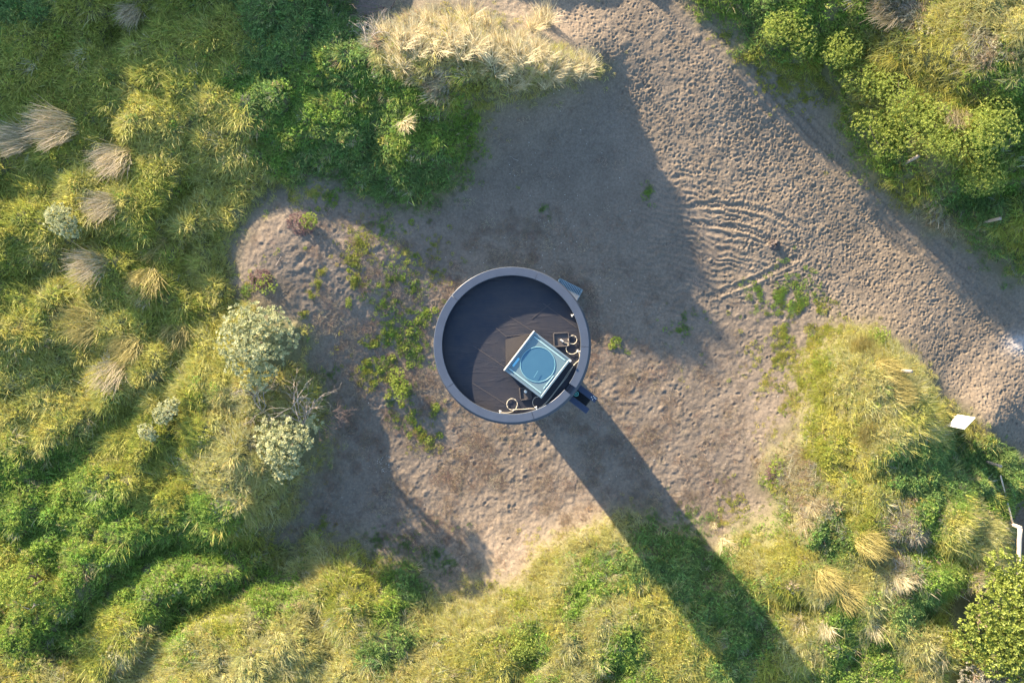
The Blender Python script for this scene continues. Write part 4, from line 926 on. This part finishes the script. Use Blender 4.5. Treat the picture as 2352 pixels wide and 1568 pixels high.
# plants on the bare sand
def mat_plant(name, label, u, v, r, mat, seed, n, extra=None):
    q = np.random.default_rng(seed); x, y, z = seat(u, v, .1); o = thing(name, (x, y, z), label, 'plant')
    a = q.random(n) * 6.28; d = r * np.sqrt(q.random(n)); c = np.stack([d * np.cos(a) * 1.0, d * np.sin(a) * .8, .05 + .3 * r * (1 - (d / r) ** 2) * q.random(n)], -1)
    me = leafmesh('foliage', [rosettes(q, c, np.stack([np.cos(a) * .7, np.sin(a) * .7, 1 + 0 * a], -1), 6, .08, .36, .9)], mat); f = bpy.data.objects.new('foliage', me); COL.objects.link(f); f.parent = o
    if extra:
        dx_, dy_, rr, m2 = extra; a = q.random(n // 2) * 6.28; d = rr * np.sqrt(q.random(n // 2)); c = np.stack([dx_ + d * np.cos(a), dy_ + d * np.sin(a), .06 + .3 * q.random(n // 2)], -1)
        me = leafmesh('side_foliage', [rosettes(q, c, np.stack([np.cos(a) * .7, np.sin(a) * .7, 1 + 0 * a], -1), 6, .08, .36, .9)], m2); f = bpy.data.objects.new('side_foliage', me); COL.objects.link(f); f.parent = o
    return o
mat_plant('succulent_mat', 'purple succulent clump with a green side at the top left of the clearing', 690, 515, .72, M_purple, 11, 260, (.45, .15, .4, M_lime))
mat_plant('succulent_mat', 'purplish clump with spiky green grass at the left sand patch', 598, 640, .55, M_purple, 12, 170, (.35, -.3, .5, M_lime))
mat_plant('succulent_mat', 'purple brown plant mat at the left foot of the right mound', 1790, 1085, .7, M_purple, 13, 240, (-.1, .3, .4, M_lime))
wm = []
for k in range(4):
    q = np.random.default_rng(500 + k); n_ = 34; a = q.random(n_) * 6.28; d = .20 * np.sqrt(q.random(n_)); c = np.stack([d * np.cos(a), d * np.sin(a), .03 + .12 * q.random(n_) * (1 - d / .22)], -1)
    wm.append(leafmesh('foliage', [rosettes(q, c, np.stack([np.cos(a) * .8, np.sin(a) * .8, 1 + 0 * a], -1), 6, .075, .45, 1.0)], (M_lime, M_bush)[k % 2]))
WEED = [(985,718,1.3),(960,735,1.1),(1000,712,.9),(940,762,1.2),(915,770,1.0),(975,745,1.0),(905,690,.7),(935,600,.8),(955,585,.8),(890,655,.7),(925,640,.7),(870,655,.7),(950,665,.7),(900,740,.8),(880,760,.8),(860,790,1.0),(845,830,1.0),(930,800,1.2),(960,800,1.0),(900,820,1.1),(870,850,1.0),(940,840,.9),(860,880,.9),(890,910,1.0),(920,930,1.0),(950,945,.9),(1000,935,1.2),(995,950,.9),(960,985,1.0),(985,1010,1.1),(1010,1000,.9),(940,1000,.9),(910,965,.9),
        (820,545,.8),(800,700,.8),(812,640,.9),(815,610,.8),(800,690,.8),(1415,785,1.4),(1405,795,1.0),(770,470,.8),(890,470,.8),(945,510,.8),(730,480,.7),(800,620,.6),(700,570,.5)]
ws = []
for i, (u, v, s) in enumerate(WEED):
    x, y, z = seat(u, v, .05)
    lb_ = 'leafy green weed on the sand right beside the tower' if u > 1380 else 'low green weed in the belt of weeds left of the tower' if v > 680 else 'small scattered weed on the sand up left of the tower'
    if i == 0:
        o = thing('weed', (x, y, z), lb_, 'weed', 'weeds on the bare sand'); f = bpy.data.objects.new('foliage', wm[0]); COL.objects.link(f); f.parent = o; w0 = o
    else:
        o = copy_tree(w0); o.location = (x, y, z); o['label'] = lb_; o.children[0].data = wm[i % 4]
    o.rotation_euler = (0, 0, i * 1.7); o.scale = (s * .9, s * .9, s * .8)

# dead wood
M_dead = solid('dead_wood', (.42, .37, .33), .85, mottle=.2)
M_dead2 = solid('brown_twigs', (.21, .16, .15), .9, mottle=.2)
def branching(mb, r, p, d, L, rad, depth):
    k = 5; pts = [np.array(p)]
    for i in range(k): d = d + r.normal(size=3) * .16; d[2] -= .03; d /= np.linalg.norm(d); pts.append(pts[-1] + d * L / k)
    mb.tube(np.array(pts), np.linspace(rad, rad * .55, k + 1), 5)
    if depth:
        for j in range(3 if depth > 1 else 2):
            q = pts[int(r.integers(2, k + 1))]; e = d + r.normal(size=3) * .55; e[2] = e[2] * .6; branching(mb, r, q, e / np.linalg.norm(e), L * r.uniform(.5, .75), rad * .55, depth - 1)
def dead(name, label, u, v, h, n, L, rad, depth, mat, seed, a0, a1, up=.35, group=None):
    r = np.random.default_rng(seed); x, y, z = seat(u, v, h); o = thing(name, (x, y, z), label, 'dead branches', group)
    for k in range(n):
        mb = MB(); a = math.radians(r.uniform(a0, a1)); branching(mb, r, (r.normal() * .1, r.normal() * .1, h * r.uniform(.2, 1)), np.array([math.cos(a), math.sin(a), up + r.normal() * .15]), L * r.uniform(.7, 1.1), rad, depth)
        mb.build('branch', mat, o, True)
    return o
dead('dead_shrub', 'bare silver branches between the two pale shrubs', 690, 975, .9, 7, 1.3, .028, 3, M_dead, 61, 40, 125, .4)
dead('dead_shrub', 'tangle of bare pinkish twigs left of the silver branches', 600, 935, .7, 6, 1.0, .018, 3, M_dead, 62, 100, 260, .3)
dead('dead_shrub', 'dark brown leafless twigs by the shaded sand right of the silver branches', 735, 965, .5, 8, .9, .016, 3, M_dead2, 63, -60, 60, .3)
dead('dead_branches', 'grey dead branches lying on dark sand left of the top ridge', 890, 15, .2, 6, 1.6, .022, 2, M_dead2, 64, -60, 200, .05)
dead('dead_branches', 'pale dry branch sticking up left of the pale ridge grass', 850, 85, .5, 4, 1.0, .02, 3, M_dead, 65, 40, 140, .3)
dead('dead_shrub', 'small forked grey twig in the shade under the yellow bush', 68, 1398, .4, 3, .7, .018, 1, M_dead, 66, 40, 150, .3)
r_ = random.Random(8)
for (u, v, a, l, lb_) in ((1180,365,150,.5,'thin pale twig on dark sand below the top ridge'),(940,465,140,.45,'short pale twig at the edge of the shaded sand'),(1500,1010,40,.5,'thin dark stick on sunlit sand right of the tower shadow'),(1320,1110,250,.5,'short dark stick on the sand by the lower grass'),(640,600,60,.5,'pale stick on the left sand patch'),(1740,1010,310,.6,'thin stick at the right edge of the clearing')):
    x, y, z = seat(u, v, 0); pts = [(math.cos(math.radians(a)) * l * (t - .5) + r_.gauss(0, .012), math.sin(math.radians(a)) * l * (t - .5) + r_.gauss(0, .012), .03 + r_.gauss(0, .006)) for t in np.linspace(0, 1, 7)]
    o = MB().tube(pts, np.linspace(.014, .007, 7), 6).build('twig', M_dead if 'pale' in lb_ else M_dead2, None, True, (x, y, z)); tag(o, lb_, 'twig', 'loose twigs')
x, y, z = seat(1780, 562, .1); r = np.random.default_rng(70); mb = MB()
th = np.arange(12) * 6.283 / 12
for j, (rr, zz) in enumerate(((.26, -.1), (.24, .05), (.17, .17), (.06, .2))): pass
rings = [(rr * (1 + .3 * r.normal(size=12).clip(-1, 1)), zz) for rr, zz in ((.26, -.1), (.22, .05), (.16, .15), (.05, .19))]
V = np.concatenate([np.stack([a * np.cos(th), a * np.sin(th), zz + .03 * r.normal(size=12)], -1) for a, zz in rings])
F = np.array([(j * 12 + i, j * 12 + (i + 1) % 12, j * 12 + 12 + (i + 1) % 12, j * 12 + 12 + i) for j in range(3) for i in range(12)])
mb.add(V, F); 
for k in range(4): a = r.random() * 6.28; mb.tube([(0, 0, .08), (.2 * math.cos(a), .2 * math.sin(a), .12), (.38 * math.cos(a + .3), .38 * math.sin(a + .3), .05)], [.05, .035, .015], 6)
o = mb.build('tree_stump', solid('rotten_wood', (.11, .09, .085), .9, mottle=.3, bump=.5), None, False, (x, y, z)); tag(o, 'dark rotten stump half buried in sand left of the trail', 'stump')

# ------------------------------------------------------------ notice board
M_board = solid('board_paint', (.86, .84, .80), .45, mottle=.03)
M_post = solid('weathered_timber', (.33, .28, .23), .8, mottle=.18, scale=5, bump=.4, bscale=25)
zt = .9
a = np.array(S(2368, 1064.6, 1.05)); b_ = np.array(S(2395.2, 1036.4, 1.05)); c = (a + b_) / 2; w_ = np.linalg.norm(b_ - a); an = math.atan2(b_[1] - a[1], b_[0] - a[0])
gzb = float(ground_z(*c)); ob = thing('notice_board', (c[0], c[1], gzb), 'bright white notice board on posts beside the sandy trail', 'sign', rz=an)
MB().box((0, 0, 1.66 - gzb), (w_, .045, 1.24), bev=.008).build('panel', M_board, ob)
for s_ in (-1, 1):
    MB().box((s_ * (w_ / 2 - .10), -.06, .95 - gzb), (.07, .07, 2.1), bev=.01).build('post', M_post, ob)
for zz in (1.25, 2.0): MB().box((0, -.032, zz - gzb), (w_ * .96, .018, .07), bev=.003).build('rail', M_post, ob)

# ------------------------------------------------------------ log rail fence and lone posts
bx, by, gz0 = seat(2522 / 1.08844, 1308 / 1.08844, .12)
fo = thing('log_fence', (bx, by, gz0), 'pale log post and rail fence at the right picture edge', 'fence')
def logt(p0, p1, r0, r1, k=7, sd=0):
    r = np.random.default_rng(sd); t = np.linspace(0, 1, k)[:, None]; p = np.array(p0) * (1 - t) + np.array(p1) * t; p[1:-1] += r.normal(size=(k - 2, 3)) * .006
    return MB().tube(p, np.linspace(r0, r1, k), 12)
M_log = solid('pale_timber', (.62, .53, .42), .75, mottle=.15, scale=5, bump=.3, bscale=25)
tx, ty = S(2552, 1319, gz0 + .95); logt((0, 0, -.4), (tx - bx, ty - by, .95), .10, .092, 5, 1).build('post', M_log, fo, True)
x2, y2 = S(2547, 1418, gz0 + .92); logt((tx - bx, ty - by - .04, .90), (x2 - bx, y2 - by, .90), .10, .095, 7, 2).build('rail', M_log, fo, True)
x3, y3 = S(2546, 1510, gz0 + .92); logt((x2 - bx, y2 - by, .90), (x3 - bx, y3 - by, .90), .095, .09, 7, 3).build('rail', M_log, fo, True)
logt((x3 - bx, y3 - by, -.4), (x3 - bx, y3 - by, .98), .10, .095, 4, 5).build('post', M_log, fo, True)
x1, y1 = S(2501, 1188, gz0 + .55); logt((-.02, .02, .42), (x1 - bx, y1 - by, .55), .05, .035, 7, 4).build('rail', M_log, fo, True)
for (p0, p1, rr, lb_) in (((2268.5, 407), (2297, 390), .075, 'short pale post leaning out of the green bushes, upper right'), ((2477, 551), (2501, 546.5), .07, 'short pale post in dark green leaves near the right edge'), ((2252, 925), (2279, 928), .075, 'pale post in straw grass at the trail side of the right mound'), ((2480, 1156), (2502, 1165), .07, 'greyish post end below the notice board')):
    u, v = (p0[0] + p1[0]) / 2 / 1.08844, (p0[1] + p1[1]) / 2 / 1.08844
    x, y, z = seat(p0[0] / 1.08844, p0[1] / 1.08844, .35); k = (H_CAM - z - .35)
    ux, uy = S(*p1, z + 1.0); o = logt((0, 0, -.4), (ux - x, uy - y, 1.0), rr * 1.05, rr, 6, int(p0[0])).build('wooden_post', M_post, None, True, (x, y, z)); tag(o, lb_, 'post', 'pale wooden posts')
